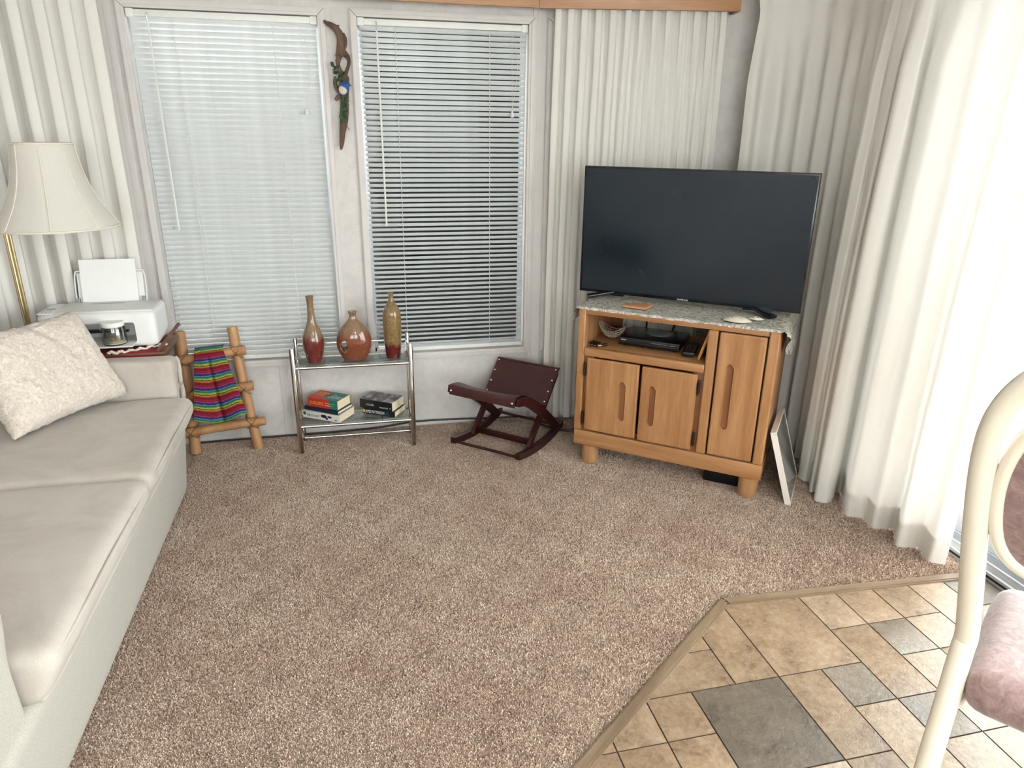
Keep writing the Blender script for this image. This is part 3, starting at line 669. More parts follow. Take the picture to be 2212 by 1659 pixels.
# fleece pillow
pe = Vector((0.52, 0.854, 0)).normalized(); pm_ = Vector((-pe.y, pe.x, 0)); pu = (pm_*0.52+Vector((0, 0, 0.84))).normalized(); pn = pe.cross(pu).normalized()
if pn.x < 0: pn = -pn
pb = Vector((-1.115, 2.405, 0.468)); PW, PH = 0.455, 0.365
pc = pb+pe*PW/2+pu*PH/2+pn*0.02
def pillow(sign):
    def fn(a, b):
        u, v = a*2-1, b*2-1
        uu, vv = math.copysign(abs(u)**0.9, u), math.copysign(abs(v)**0.9, v)
        t = 0.085*max(0, (1-u**4)*(1-v**4))**0.55
        x, y = uu*PW/2*(1-0.05*(1-v*v)), vv*PH/2*(1-0.06*(1-u*u))
        p = pe*x+pu*y+pn*(t*sign)
        k = noise.fractal(p*38, 0.8, 2.0, 3)*0.006+noise.noise(p*9)*0.006
        crease = 0.012*math.exp(-((x*0.9+y*0.5-0.08)/0.02)**2)*(1 if sign > 0 else 0)*max(0, y/PH*2+0.3)
        e = max(abs(u), abs(v)); edge = noise.noise(p*55)*0.006*(e**8)
        return p + pn*sign*(k*min(1, t/0.02)-crease) + (pe+pu)*edge
    return fn
m = MB(); m.grid(pillow(1), 110, 110); m.grid(pillow(-1), 110, 110); bmesh.ops.remove_doubles(m.bm, verts=m.bm.verts[:], dist=0.0006)
o = m.build('throw_pillow', 'fleece', None, 180); o.location = pc
props(o, 'fluffy cream fleece pillow leaning on the sofa seat', 'pillow')

# ------------------------------------------------------------------ end table, runner, printer
tb = thing('end_table', 'dark brown wooden end table under the white printer', 'table', (-0.965, 3.05, 0))
MB().span((-0.225, -0.125, 0.575), (0.225, 0.13, 0.597), 0.004).build('table_top', 'table_wood', tb)
for x in (-0.14, 0.12):
    for y in (-0.105, 0.11): MB().span((x-0.015, y-0.015, 0), (x+0.015, y+0.015, 0.576), 0.003).build('leg', 'table_wood', tb)
MB().bar((0.196, -0.125, 0.600), (0.235, 0.12, 0.650), 0.012, 0.007, (1, 0, 0.3)).build('edge_rail', 'table_wood', tb)
rn = thing('table_runner', 'dark red runner with white crocheted edge under the printer', 'cloth', (-0.965, 3.05, 0.598))
MB().grid(lambda a, b: Vector((-0.215+0.41*a, -0.128+0.25*b, 0.003+0.002*noise.noise((a*8, b*6, 0)))) if b > 0.03 else Vector((-0.215+0.41*a, -0.131, -0.018+0.004*noise.noise((a*7, 2, 0)))), 40, 24).build('cloth_panel', 'red_cloth', rn)
m = MB()
for i in range(22):
    a = i/21; m.ball((0.02+0.185*a, -0.122+0.10*a*a, 0.006+0.004*math.sin(i*1.7)), 0.009, 0.008, 0.006, 8)
m.build('crochet_edge', 'lace', rn)
pr = thing('printer', 'white inkjet printer with paper tray behind the pillow', 'printer', (-0.985, 3.06, 0.607))
PWd, PD = 0.425, 0.20
body = rounded((-PWd/2, -0.082, 0.0), (PWd/2, 0.13, 0.148), 0.022, 16)
# cut the output bay by boolean
bo = body.build('body', 'white_plastic', pr, 40)
cut = MB().span((-0.165, -0.14, 0.022), (0.135, 0.03, 0.104), 0.012, 3); co = cut.build('cutter', 'white_plastic')
co.location = pr.location; bpy.context.view_layer.update()
md = bo.modifiers.new('b', 'BOOLEAN'); md.object = co; md.operation = 'DIFFERENCE'; md.solver = 'EXACT'
dg = bpy.context.evaluated_depsgraph_get(); dg.update(); me = bpy.data.meshes.new_from_object(bo.evaluated_get(dg)); bo.modifiers.clear(); bo.data = me; bpy.data.objects.remove(co)
me.polygons.foreach_set('use_smooth', [True]*len(me.polygons)); me.set_sharp_from_angle(angle=R(25))
MB().span((-PWd/2+0.066, -0.074, 0.1445), (PWd/2-0.006, 0.10, 0.1535), 0.005).build('scanner_lid', 'white_plastic_lid', pr)
MB().span((-PWd/2+0.004, -0.072, 0.1445), (-PWd/2+0.062, 0.10, 0.1500), 0.004).build('control_panel', 'white_plastic', pr)
m = MB(); m.span((-0.197, -0.01, 0.1499), (-0.165, 0.012, 0.1512)); m.build('display', 'grey_plastic', pr)
for x, y in ((-0.198, -0.045), (-0.184, -0.045), (-0.170, -0.045), (-0.198, -0.028), (-0.172, -0.028)): MB().lathe([(0.0035, 0), (0.003, 0.001), (0, 0.001)], 10, (x, y, 0.1499)).build('button', 'grey_plastic', pr)
MB().span((-0.05, 0.055, 0.1534), (0.075, 0.066, 0.1540)).build('logo_strip', 'grey_plastic', pr)
m = MB(); m.span((-0.150, -0.02, 0.050), (0.09, 0.0, 0.056)); m.span((-0.13, -0.03, 0.056), (-0.02, -0.01, 0.064)); m.span((0.0, -0.03, 0.056), (0.07, -0.01, 0.063)); m.build('output_slot', 'black_plastic', pr)
MB().span((-0.160, -0.140, 0.018), (0.132, 0.02, 0.024), 0.002).build('output_tray', 'white_plastic_lid', pr)
rx = Matrix.Translation((0.015, 0.105, 0.150)) @ Euler((R(-12), 0, 0)).to_matrix().to_4x4()
m = MB(); m.tube([rx @ Vector(p) for p in cr([(-0.132, 0, 0), (-0.134, 0, 0.06), (-0.130, 0, 0.118), (-0.110, 0, 0.128), (0, 0, 0.130), (0.110, 0, 0.128), (0.130, 0, 0.118), (0.134, 0, 0.06), (0.132, 0, 0)], 5)], 0.003, 6)
m.box(rx @ Vector((0, 0.004, 0.06)), (0.25, 0.003, 0.12), 0, Euler((R(-12), 0, 0)).to_matrix().to_4x4()); m.build('paper_support', 'white_plastic', pr)
for sx in (-0.125, 0.122): MB().box(rx @ Vector((sx, -0.004, 0.008)), (0.012, 0.012, 0.024), 0.002, Euler((R(-12), 0, 0)).to_matrix().to_4x4()).build('paper_guide', 'grey_plastic', pr)
ps = MB().box((0, 0, 0.086), (0.212, 0.004, 0.176), 0, None); o = ps.build('paper_stack', 'paper'); o.matrix_world = Matrix.Translation(pr.location) @ rx @ Matrix.Translation((-0.003, -0.006, 0))
props(o, 'sheets of white paper standing in the printer tray', 'paper')
jr = thing('plastic_jar', 'small clear plastic jar with white lid in front of the printer', 'jar', (-0.925, 2.962, 0.6312))
jr.scale = (1.45, 1.45, 1.22)
MB().lathe([(0.026, 0.0), (0.0295, 0.003), (0.030, 0.01), (0.029, 0.05), (0.027, 0.058), (0.0255, 0.060), (0.0275, 0.050), (0.0285, 0.01), (0.024, 0.004), (0, 0.004)], 28).build('jar_body', 'jar_plastic', jr)
MB().lathe([(0.0, 0.0045), (0.027, 0.0045), (0.0272, 0.016), (0.0, 0.019)], 24).build('contents', 'pages', jr)
MB().lathe([(0.0, 0.0605), (0.029, 0.0605), (0.0295, 0.062), (0.0295, 0.073), (0.028, 0.075), (0.0, 0.0755)], 28).build('lid', 'white_plastic', jr)

# ------------------------------------------------------------------ floor lamp
lp = thing('floor_lamp', 'brass floor lamp with cream bell shade in front of drape', 'lamp', (-1.215, 2.955, 0))
MB().lathe([(0.055, 0.0), (0.055, 0.012), (0.03, 0.022), (0.014, 0.03), (0.0, 0.03)], 28).build('base', 'brass', lp)
m = MB(); n_ = 20; prof = []
for k in range(n_): a = 2*math.pi*k/n_; rr = 0.0125 if k % 2 else 0.0102; prof.append((rr*math.cos(a), rr*math.sin(a)))
m.prism(prof, 0.028, 1.075); m.lathe([(0.015, 1.07), (0.016, 1.078), (0.012, 1.085), (0.007, 1.088), (0.007, 1.10), (0, 1.10)], 16); m.build('pole', 'brass', lp, 20)
SC0 = Vector((0.175, -0.005, 0))
m = MB(); m.tube(cr([(0, 0, 1.095), (0.02, 0, 1.12), (0.10, 0, 1.13), (0.16, 0, 1.125), (SC0.x, SC0.y, 1.15), (SC0.x, SC0.y, 1.32)], 5), 0.006, 8); m.build('swing_arm', 'brass', lp)
prof = []
for k in range(15):
    t = k/14; prof.append((0.203-0.105*(t**0.62)+0.0*t, 1.095+0.29*t))
prof = [(0.203*(1-t)**1.0+0.098*t-0.030*math.sin(math.pi*t)*(1-0.3*t), 1.095+0.29*t) for t in [k/14 for k in range(15)]]
sh = MB(); N = 48; rings = []
for rr, zz in prof:
    ring = []
    for k in range(N):
        a = 2*math.pi*k/N+R(12); sc = 1-0.020*(1-abs(math.cos(4*(a-R(12)))))*1.0
        ring.append(sh.bm.verts.new((SC0.x+rr*sc*math.cos(a), SC0.y+rr*sc*math.sin(a), zz)))
    rings.append(ring)
for A, B in zip(rings, rings[1:]):
    for k in range(N): sh.bm.faces.new((A[k], A[(k+1) % N], B[(k+1) % N], B[k]))
shade = sh.build('shade', 'lamp_shade', lp, 50)
for k in range(8):
    a = 2*math.pi*k/8+R(12); MB().tube([(SC0.x+(rr+0.001)*math.cos(a), SC0.y+(rr+0.001)*math.sin(a), zz) for rr, zz in prof], 0.0022, 6).build('seam_trim', 'lace', shade)
for rr, zz in (prof[0], prof[-1]): MB().tube([(SC0.x+rr*math.cos(2*math.pi*k/48), SC0.y+rr*math.sin(2*math.pi*k/48), zz) for k in range(48)], 0.0042, 6, True).build('rim_trim', 'lace', shade)
MB().lathe([(0.0, 1.26), (0.022, 1.25), (0.028, 1.22), (0.015, 1.18), (0.012, 1.15), (0, 1.15)], 16, SC0).build('bulb', 'white_plastic', lp)

# ------------------------------------------------------------------ log ladder with serape
LP0 = Vector((-0.6, 3.24, 0)); LN = Vector((0, -0.6, 0.10)).normalized()
def lad(px, py, off=0.0): return onplane(px, py, LP0, LN)+LN*off
ld = thing('log_ladder', 'peeled log ladder rack leaning on the wall by the sofa', 'ladder rack', (-0.62, 3.24, 0))
def lg(pts, r, name, seed, parent=ld, n=12):
    P = resample(cr([Vector(p) for p in pts], 6), 12); m = MB()
    m.tube(P, [r*(1+0.10*noise.noise((i*0.7, seed, 0))) for i in range(12)], n); me = m.mesh(50); me.transform(Matrix.Translation(-ld.location)); return link(name, me, 'log_wood', parent)
pl0, pl1 = lad(386, 716), lad(424, 981); pl1 = pl0+(pl1-pl0)*((pl0.z-0.002)/(pl0.z-pl1.z)); pl1.z = 0.004
pr0, pr1 = lad(501, 706), lad(557, 956); pr1 = pr0+(pr1-pr0)*((pr0.z-0.002)/(pr0.z-pr1.z)); pr1.z = 0.004
lg([pl0, (pl0+pl1)/2+Vector((0.004, 0, 0)), pl1], 0.0255, 'upright', 1); lg([pr0, (pr0+pr1)/2+Vector((-0.006, 0, 0)), pr1], 0.0235, 'upright', 2)
rungs = [((372, 782), (532, 754)), ((375, 862), (549, 830)), ((384, 936), (575, 905))]
for k, (a, b) in enumerate(rungs):
    p, q = lad(*a, 0.033), lad(*b, 0.033); lg([p, (p+q)/2+Vector((0, 0, 0.004)), q], 0.0215, 'rung', 5+k)
    for c0, c1 in ((pl0, pl1), (pr0, pr1)):
        t = max(0.05, min(0.95, (c0.z-(p.z+q.z)/2+(0.012 if c0 is pl0 else -0.012))/(c0.z-c1.z))); c = c0.lerp(c1, t)-Vector((0, 0.012, 0))
        m = MB()
        for sg in (-1, 1): m.tube([c+Vector((0.034*math.cos(a)*0.8, -0.038*abs(math.sin(a))-0.006, sg*0.030*math.cos(a)))-ld.location for a in [math.pi*i/12 for i in range(13)]], 0.0014, 6)
        m.build('lashing', 'table_wood', ld)
pTL, pTR, pBR, pBL = lad(425, 760, 0.062), lad(487, 752, 0.062), lad(541, 884, 0.088), lad(428, 898, 0.088)
def ser(a, b):
    top = pTL.lerp(pTR, a); bt = pBL.lerp(pBR, a); 
    if b < 0.14:
        t = b/0.14; an = math.pi*(1-t)*0.75; p = top+Vector((0, 0.030*(1-math.cos(an)), 0.020*math.sin(an)-0.004))
        return p
    t = (b-0.14)/0.86; p = top.lerp(bt, t)
    bot_edge = 0.03*math.sin(math.pi*min(1, a*1.15))*t
    fold = 0.010*math.exp(-((a-0.42-0.10*t)/0.055)**2)*min(1, t*5)
    return p+LN*(-0.014*math.exp(-((a-0.42-0.10*t)/0.05)**2)*min(1, t*4)+0.008*math.sin(a*7+t*2)*t)-Vector((0, 0, bot_edge))
m = MB().grid(ser, 50, 70, True)
o = m.build('serape_cloth', 'serape', None, 80); props(o, 'rainbow striped woven cloth draped over the log ladder', 'cloth')

# ------------------------------------------------------------------ chrome shelf
sf = thing('chrome_shelf', 'small chrome two-tier shelf with glass panels by the wall', 'shelf', (-0.012, 3.145, 0), R(-1.2))
FX, DEP = 0.264, 0.148
for sx in (-1, 1):
    MB().lathe([(0.0125, 0.0), (0.0125, 0.512), (0.011, 0.516), (0, 0.517)], 16, (sx*FX, 0, 0)).build('front_post', 'chrome', sf)
    MB().lathe([(0.0095, 0.0), (0.0095, 0.520), (0.008, 0.524), (0, 0.525)], 16, (sx*(FX-0.004), DEP, 0)).build('rear_post', 'chrome', sf)
    for z in (0.420, 0.134, 0.05): MB().cyl((sx*FX, 0, z), (sx*(FX-0.004), DEP, z), 0.0055, 10).build('side_rail', 'chrome', sf)
    MB().tube(cr([(sx*(FX-0.012), 0.02, 0.425), (sx*(FX-0.012), 0.06, 0.46), (sx*(FX-0.012), 0.11, 0.475), (sx*(FX-0.012), DEP, 0.49)], 5), 0.004, 8).build('side_brace', 'chrome', sf)
for y, z, r_ in ((0, 0.420, 0.0075), (0, 0.132, 0.0075), (0.06, 0.05, 0.0055), (DEP, 0.492, 0.0055), (DEP, 0.428, 0.0055), (DEP, 0.134, 0.0055)):
    MB().cyl((-FX, y, z), (FX, y, z), r_, 12).build('cross_rail', 'chrome', sf)
for z in (0.426, 0.140):
    g_ = MB().span((-FX+0.014, 0.004, z), (FX-0.014, DEP-0.004, z+0.005), 0.001).build('glass_panel', 'shelf_glass', sf)
    for x in (-0.13, 0.12): MB().cyl((x, 0, z-0.006), (x, DEP, z-0.006), 0.003, 8).build('support_rod', 'chrome', g_)
SZ1, SZ2 = 0.4325, 0.1465
# vases
def lathe_thing(name, label, mat, prof, loc, n=40):
    P = [Vector((r_, 0, z_)) for r_, z_ in prof]; P = cr(P, 5); me = MB().lathe([(max(0, p.x), p.z) for p in P], n).mesh(60)
    o = link(name, me, mat); o.location = loc; return props(o, label, 'vase', 'glazed stoneware vases on the chrome shelf')
lathe_thing('bottle_vase', 'stoneware vase with long slim neck and red belly', 'ceramic_bottle', [(0, 0), (0.029, 0), (0.033, 0.006), (0.043, 0.045), (0.049, 0.085), (0.047, 0.115), (0.036, 0.150), (0.022, 0.185), (0.0165, 0.22), (0.0145, 0.265), (0.0165, 0.298), (0.0185, 0.306), (0.0165, 0.307), (0.012, 0.295), (0.010, 0.25), (0, 0.25)], (-0.182, 3.205, SZ1))
lathe_thing('bottle_vase', 'tall straight speckled brown bottle vase with short neck', 'ceramic_tall', [(0, 0), (0.030, 0), (0.034, 0.006), (0.038, 0.05), (0.0415, 0.12), (0.0425, 0.19), (0.039, 0.222), (0.026, 0.248), (0.0145, 0.268), (0.0115, 0.285), (0.0112, 0.302), (0.0132, 0.308), (0.0118, 0.309), (0.008, 0.30), (0.007, 0.26), (0, 0.26)], (0.178, 3.208, SZ1))
jg = thing('ring_jug', 'round brown glazed jug with a hole through its side', 'vase', (0.0, 3.207, SZ1), 0, 'glazed stoneware vases on the chrome shelf')
P = cr([Vector(p) for p in [(0, 0, 0), (0.045, 0, 0), (0.058, 0, 0.012), (0.0765, 0, 0.055), (0.0800, 0, 0.090), (0.070, 0, 0.130), (0.046, 0, 0.165), (0.022, 0, 0.190), (0.0155, 0, 0.205), (0.0155, 0, 0.216), (0.0200, 0, 0.227), (0.0175, 0, 0.229), (0.012, 0, 0.215), (0, 0, 0.21)]], 5)
bj = MB().lathe([(max(0, p.x), p.z) for p in P], 44, (0, 0, 0), 1.0, 0.62).build('jug_body', 'ceramic_jug', jg, 60)
ct = MB(); ct.tube([(-0.045, -0.2, 0.075), (-0.045, 0.2, 0.075)], 0.030, 32, squash=(0.60, 1, 0.95)); co = ct.build('cutter', 'ceramic_jug'); co.location = jg.location; bpy.context.view_layer.update()
md = bj.modifiers.new('b', 'BOOLEAN'); md.object = co; md.operation = 'DIFFERENCE'; md.solver = 'EXACT'
dg = bpy.context.evaluated_depsgraph_get(); dg.update(); me = bpy.data.meshes.new_from_object(bj.evaluated_get(dg)); bj.modifiers.clear(); bj.data = me; bpy.data.objects.remove(co)
me.polygons.foreach_set('use_smooth', [True]*len(me.polygons)); me.set_sharp_from_angle(angle=R(40))
for sy in (-1, 1):
    MB().tube([(-0.045+0.0185*math.cos(a), sy*(0.0385 if math.cos(a) > 0 else 0.0385+0.012*math.cos(a)), 0.075+0.030*math.sin(a)) for a in [2*math.pi*i/32 for i in range(32)]], 0.0035, 8, True).build('hole_rim', 'ceramic_jug', jg, 60)

# ------------------------------------------------------------------ books
def book(label, loc, rz, L, Wd, T, cover, spine=None, group='paperbacks and hardcovers on the chrome shelf', hard=False, top=None):
    b = thing('book', label, 'book', loc, rz, group); t = 0.0022 if hard else 0.0008; e = 0.003 if hard else 0.0
    m = MB(); m.span((0, 0, 0), (L, Wd, t)); m.build('cover', cover, b, 0)
    MB().span((0, 0, T-t), (L, Wd, T)).build('cover', top or cover, b, 0)
    MB().span((0, -0.0006, 0), (L, t+0.001, T), 0.0005).build('spine', spine or cover, b, 0)
    MB().span((e, t+0.001, t), (L-e, Wd-e, T-t)).build('pages', 'pages', b, 0)
    return b
def spine_text(b, s, x, z, size, mat, sx=1.0):
    return text('lettering', s, size, mat, b, Matrix.Translation((x, -0.0008, z)) @ Euler((R(90), 0, 0)).to_matrix().to_4x4(), 0.0002, sx)
def cover_text(b, s, x, y, T, size, mat, sx=1.0):
    return text('lettering', s, size, mat, b, Matrix.Translation((x, y, T+0.0001)), 0.0002, sx)
ra = R(-33)
bA = Vector((-0.262, 3.243, SZ2))
b = book('white hardcover book at the bottom of the left stack', bA, ra, 0.205, 0.132, 0.036, 'book_white', None, hard=True)
MB().ball((0.012, -0.0004, 0.022), 0.009, 0.0012, 0.009, 16).build('emblem', 'ink_green', b)
spine_text(b, 'HE STORY', 0.024, 0.010, 0.0165, 'ink', 0.95)
m = MB(); m.ball((0.118, -0.0003, 0.020), 0.018, 0.001, 0.009, 14); m.ball((0.134, -0.0003, 0.010), 0.008, 0.001, 0.006, 10); m.ball((0.15, -0.0003, 0.020), 0.013, 0.001, 0.006, 10); m.build('figure', 'book_navy', b)
m = MB(); m.span((0.178, -0.0010, 0.006), (0.190, -0.0006, 0.011)); m.build('logo', 'ink', b, 0)
bA2 = bA+Vector((0.010, 0.006, 0.0362))
book('thin dark navy hardcover book between white and red books', bA2, R(-35), 0.190, 0.120, 0.017, 'book_navy', None, hard=True)
bA3 = bA2+Vector((0.018, 0.0, 0.0172))
b = book('thick red and teal paperback on top of the left stack', bA3, R(-34), 0.166, 0.103, 0.044, 'book_red')
spine_text(b, 'LUDLUM\'S', 0.014, 0.013, 0.022, 'book_yellow', 0.72); spine_text(b, 'THE TREADSTONE', 0.096, 0.024, 0.0062, 'ink_white'); spine_text(b, 'RESURRECTION', 0.096, 0.013, 0.0066, 'ink_white')
MB().prism([(0.088, 0.0), (0.1655, 0.0), (0.1655, 0.103), (0.062, 0.103), (0.080, 0.05)], 0.0440, 0.0443).build('cover_panel', 'book_teal', b, 0)
MB().prism([(0.132, 0.0), (0.1662, 0.0), (0.1662, 0.044), (0.118, 0.044)], 0.0, 0.0004, Matrix.Translation((0, -0.0006, 0)) @ Euler((R(90), 0, 0)).to_matrix().to_4x4()).build('spine_panel', 'book_teal', b, 0)
cover_text(b, 'ROBERT', 0.014, 0.066, 0.044, 0.024, 'book_yellow', 0.8); cover_text(b, 'LUDLUM', 0.012, 0.042, 0.044, 0.024, 'book_yellow', 0.8)
cover_text(b, 'THE', 0.105, 0.066, 0.0443, 0.008, 'ink_white'); cover_text(b, 'TREADSTONE', 0.092, 0.044, 0.0443, 0.0135, 'ink_white', 0.85); cover_text(b, 'RESURRECTION', 0.090, 0.028, 0.0443, 0.0125, 'ink_white', 0.78)
m = MB(); m.ball((0.078, 0.050, 0.0443), 0.016, 0.010, 0.0004, 12); m.ball((0.090, 0.062, 0.0443), 0.009, 0.007, 0.0004, 10); m.build('figure', 'book_black', b)
bB = Vector((0.020, 3.236, SZ2))
b = book('black paperback with white spine letters at the bottom of the right stack', bB, R(-31), 0.172, 0.108, 0.027, 'book_black')
MB().ball((0.006, -0.0004, 0.014), 0.006, 0.0010, 0.010, 12).build('emblem', 'book_yellow', b)
spine_text(b, 'JAMES PATTERSON', 0.014, 0.006, 0.0215, 'ink_white', 0.56); spine_text(b, '1ST', 0.124, 0.015, 0.0095, 'ink_blue'); spine_text(b, 'FIFTY', 0.122, 0.004, 0.0095, 'ink_blue', 0.9)
bB2 = bB+Vector((-0.012, 0.012, 0.0272))
b = book('black paperback with grey photo cover on top of the right stack', bB2, R(-33), 0.176, 0.112, 0.044, 'book_black', top='cover_photo')
spine_text(b, 'COULTER', 0.034, 0.016, 0.012, 'ink_white', 0.8); spine_text(b, 'THE SECOND', 0.108, 0.010, 0.010, 'ink_white', 0.75); spine_text(b, 'B', 0.163, 0.012, 0.008, 'ink_white')

# ------------------------------------------------------------------ rocking footrest
fv = Vector((math.cos(R(47.5)), math.sin(R(47.5)), 0)); fu = Vector((fv.y, -fv.x, 0))
FO = atz(1122, 998, 0.015); FO.z = 0; FO -= fu*0.355
fr_ = thing('rocking_footrest', 'dark wood rocking footrest with brown leather sling panels', 'footrest', FO, math.atan2(fu.y, fu.x))
# local: x across (0..0.355), y front to back, z up
FWd = 0.355
def ft_side(x):
    m = MB(); pts = []
    for i in range(13):
        t = i/12; yy = -0.02+0.46*t; pts.append((yy, 0.004+0.030*(2*t-1)**2))
    lo = [(x, y, z) for y, z in pts]
    V = []
    for dx in (-0.011, 0.011): V.append([m.bm.verts.new((x+dx, y, z)) for y, z in pts]+[m.bm.verts.new((x+dx, y, z+0.030+0.006*math.sin(math.pi*i/12))) for i, (y, z) in reversed(list(enumerate(pts)))])
    n = len(V[0])
    m.bm.faces.new(V[0]); m.bm.faces.new(V[1][::-1])
    for k in range(n): m.bm.faces.new((V[0][k], V[1][k], V[1][(k+1) % n], V[0][(k+1) % n]))
    m.build('rocker', 'stool_wood', fr_, 30)
    s_ = -1 if x > 0.1 else 1
    m = MB(); m.bar((x+s_*0.022, 0.125, 0.028), (x+s_*0.022, 0.405, 0.330), 0.020, 0.032, (0, -0.7, 0.7), 0.003); m.build('back_leg', 'stool_wood', fr_)
    xo = x
    P = cr([(xo, -0.035, 0.318), (xo, 0.06, 0.292), (xo, 0.17, 0.222), (xo, 0.29, 0.13), (xo, 0.395, 0.040)], 6)
    m = MB(); V = []
    rows = []
    for i, p in enumerate(P):
        a = P[max(0, i-1)]; b = P[min(len(P)-1, i+1)]; t = (b-a).normalized(); nn_ = Vector((0, -t.z, t.y)); hw = 0.017+0.006*math.sin(math.pi*i/(len(P)-1))
        rows.append([m.bm.verts.new(p+nn_*sg*hw+Vector((dx, 0, 0))) for sg, dx in ((-1, -0.010), (1, -0.010), (1, 0.010), (-1, 0.010))])
    for A, B in zip(rows, rows[1:]):
        for k in range(4): m.bm.faces.new((A[k], A[(k+1) % 4], B[(k+1) % 4], B[k]))
    m.bm.faces.new(rows[0]); m.bm.faces.new(rows[-1][::-1]); m.build('seat_rail', 'stool_wood', fr_, 40)
ft_side(0.0); ft_side(FWd)
MB().cyl((0.0, 0.005, 0.034), (FWd, 0.005, 0.034), 0.007, 12).build('dowel', 'stool_wood', fr_)
MB().cyl((0.0, 0.405, 0.050), (FWd, 0.405, 0.050), 0.007, 12).build('dowel', 'stool_wood', fr_)
MB().box((FWd/2, 0.150, 0.050), (FWd-0.04, 0.012, 0.030), 0.002).build('stretcher', 'stool_wood', fr_)
def sling(p0, p1, sag, thick=0.004, inset=0.004, w0=0.0, w1=FWd):
    p0, p1 = Vector(p0), Vector(p1); d = (p1-p0); nn_ = Vector((0, -d.z, d.y)).normalized()
    if nn_.y > 0: nn_ = -nn_
    def fn(sg):
        def f(a, b):
            k = sag*(1-(2*a-1)**2)*(0.4+0.6*math.sin(math.pi*min(1, b*1.0)))
            return Vector((w0+inset+(w1-w0-2*inset)*a, 0, 0))+p0+d*b+nn_*(sg*thick/2)-nn_*k
        return f
    m = MB(); m.grid(fn(1), 20, 12); m.grid(fn(-1), 20, 12)
    bmesh.ops.recalc_face_normals(m.bm, faces=m.bm.faces[:]); 
    return m, nn_
m, nb = sling((0, 0.268, 0.205), (0, 0.402, 0.350), 0.010, 0.006); 
d_ = Vector((0, 0.134, 0.145)); 
m.tube([(0.004, 0.268, 0.203), (FWd-0.004, 0.268, 0.203)], 0.006, 8); m.tube([(0.004, 0.403, 0.350), (FWd-0.004, 0.403, 0.350)], 0.005, 8); bs = m.build('back_sling', 'leather', fr_, 60)
for x in (0.016, FWd-0.016):
    for t in (0.06, 0.34, 0.64, 0.94):
        p = Vector((x, 0.268, 0.205))+d_*t+nb*0.006; MB().ball(p, 0.0058, 0.0058, 0.0058, 10).build('stud', 'stud', bs)
def seatf(sg):
    base = cr([Vector((0, -0.046, 0.296)), Vector((0, -0.040, 0.330)), Vector((0, -0.022, 0.338)), Vector((0, 0.05, 0.322)), Vector((0, 0.13, 0.276)), Vector((0, 0.215, 0.212))], 6)
    def f(a, b):
        i = min(len(base)-1, int(round(b*(len(base)-1)))); k = 0.018*(1-(2*a-1)**2)*min(1, max(0, (b-0.25)*2))
        return base[i]+Vector((0.004+(FWd-0.008)*a-0.0, 0.0025*sg, -k-0.0025*sg))
    return f
m = MB(); m.grid(seatf(1), 18, 30); m.grid(seatf(-1), 18, 30); ss = m.build('seat_sling', 'leather', fr_, 60)
for x in (0.016, FWd-0.016): MB().ball((x, -0.049, 0.316), 0.0062, 0.0062, 0.0062, 10).build('stud', 'stud', ss)

# ------------------------------------------------------------------ cable along the wall
pts = [Vector((-0.80, 3.352, 0.006)), Vector((-0.45, 3.354, 0.008)), Vector((-0.15, 3.352, 0.007)), Vector((0.10, 3.356, 0.012)), Vector((0.28, 3.356, 0.028)), Vector((0.50, 3.352, 0.026)), Vector((0.70, 3.345, 0.018)), Vector((0.86, 3.325, 0.016)), Vector((0.95, 3.20, 0.006)), Vector((1.06, 3.12, 0.006)), Vector((1.20, 3.08, 0.006)), Vector((1.42, 2.98, 0.006))]
o = MB().tube(cr(pts, 8), 0.0045, 8).build('power_cable', 'cable'); props(o, 'black power cable lying along the foot of the wall', 'cable')

# ------------------------------------------------------------------ television cabinet
CA = R(-39); CO = Vector((1.283, 2.555, 0))
cb = thing('tv_cabinet', 'oak television cabinet with three doors and log feet', 'cabinet', CO, CA)
CD = 0.43   # local: x across, y to the back, z up
def part(name, mat, a, b, bev=0.004, parent=cb, seg=2): return MB().span(a, b, bev, seg).build(name, mat, parent)
part('base', 'oak_horizontal', (-0.418, 0.0, 0.088), (0.414, CD, 0.160), 0.008)
for s0, s1 in ((-0.418, -0.384), (0.372, 0.412)):
    part('corner_post', 'oak_vertical', (s0, -0.004, 0.1605), (s1, 0.045, 0.733), 0.010, cb, 3)
part('side_panel', 'oak_vertical', (-0.416, 0.046, 0.1605), (-0.398, CD, 0.733), 0.002); part('side_panel', 'oak_vertical', (0.390, 0.046, 0.1605), (0.410, CD, 0.733), 0.002)
part('top_rail', 'oak_horizontal', (-0.3835, 0.0, 0.706), (0.3715, 0.03, 0.7335), 0.004); part('top_board', 'oak_horizontal', (-0.397, 0.0305, 0.716), (0.3895, CD, 0.7335), 0.001)
part('divider', 'oak_vertical', (0.138, -0.004, 0.1605), (0.179, 0.04, 0.7055), 0.010, cb, 3); part('divider_panel', 'oak_vertical', (0.150, 0.0405, 0.1605), (0.168, CD-0.012, 0.7155), 0.001)
part('shelf', 'oak_horizontal', (-0.3835, -0.006, 0.519), (0.1375, 0.03, 0.556), 0.008, cb, 3); part('shelf_board', 'oak_horizontal', (-0.397, 0.0305, 0.528), (0.1495, CD-0.012, 0.5555), 0.001)
part('bottom_board', 'oak_horizontal', (-0.397, 0.046, 0.1605), (0.1495, CD-0.012, 0.1725), 0.001)
part('back_panel', 'oak_vertical', (-0.397, CD-0.012, 0.1605), (0.3895, CD, 0.50), 0.0); part('back_panel', 'oak_recess', (-0.397, CD-0.012, 0.50), (-0.345, CD, 0.716), 0.0); part('back_panel', 'oak_vertical', (0.10, CD-0.012, 0.50), (0.3895, CD, 0.716), 0.0)
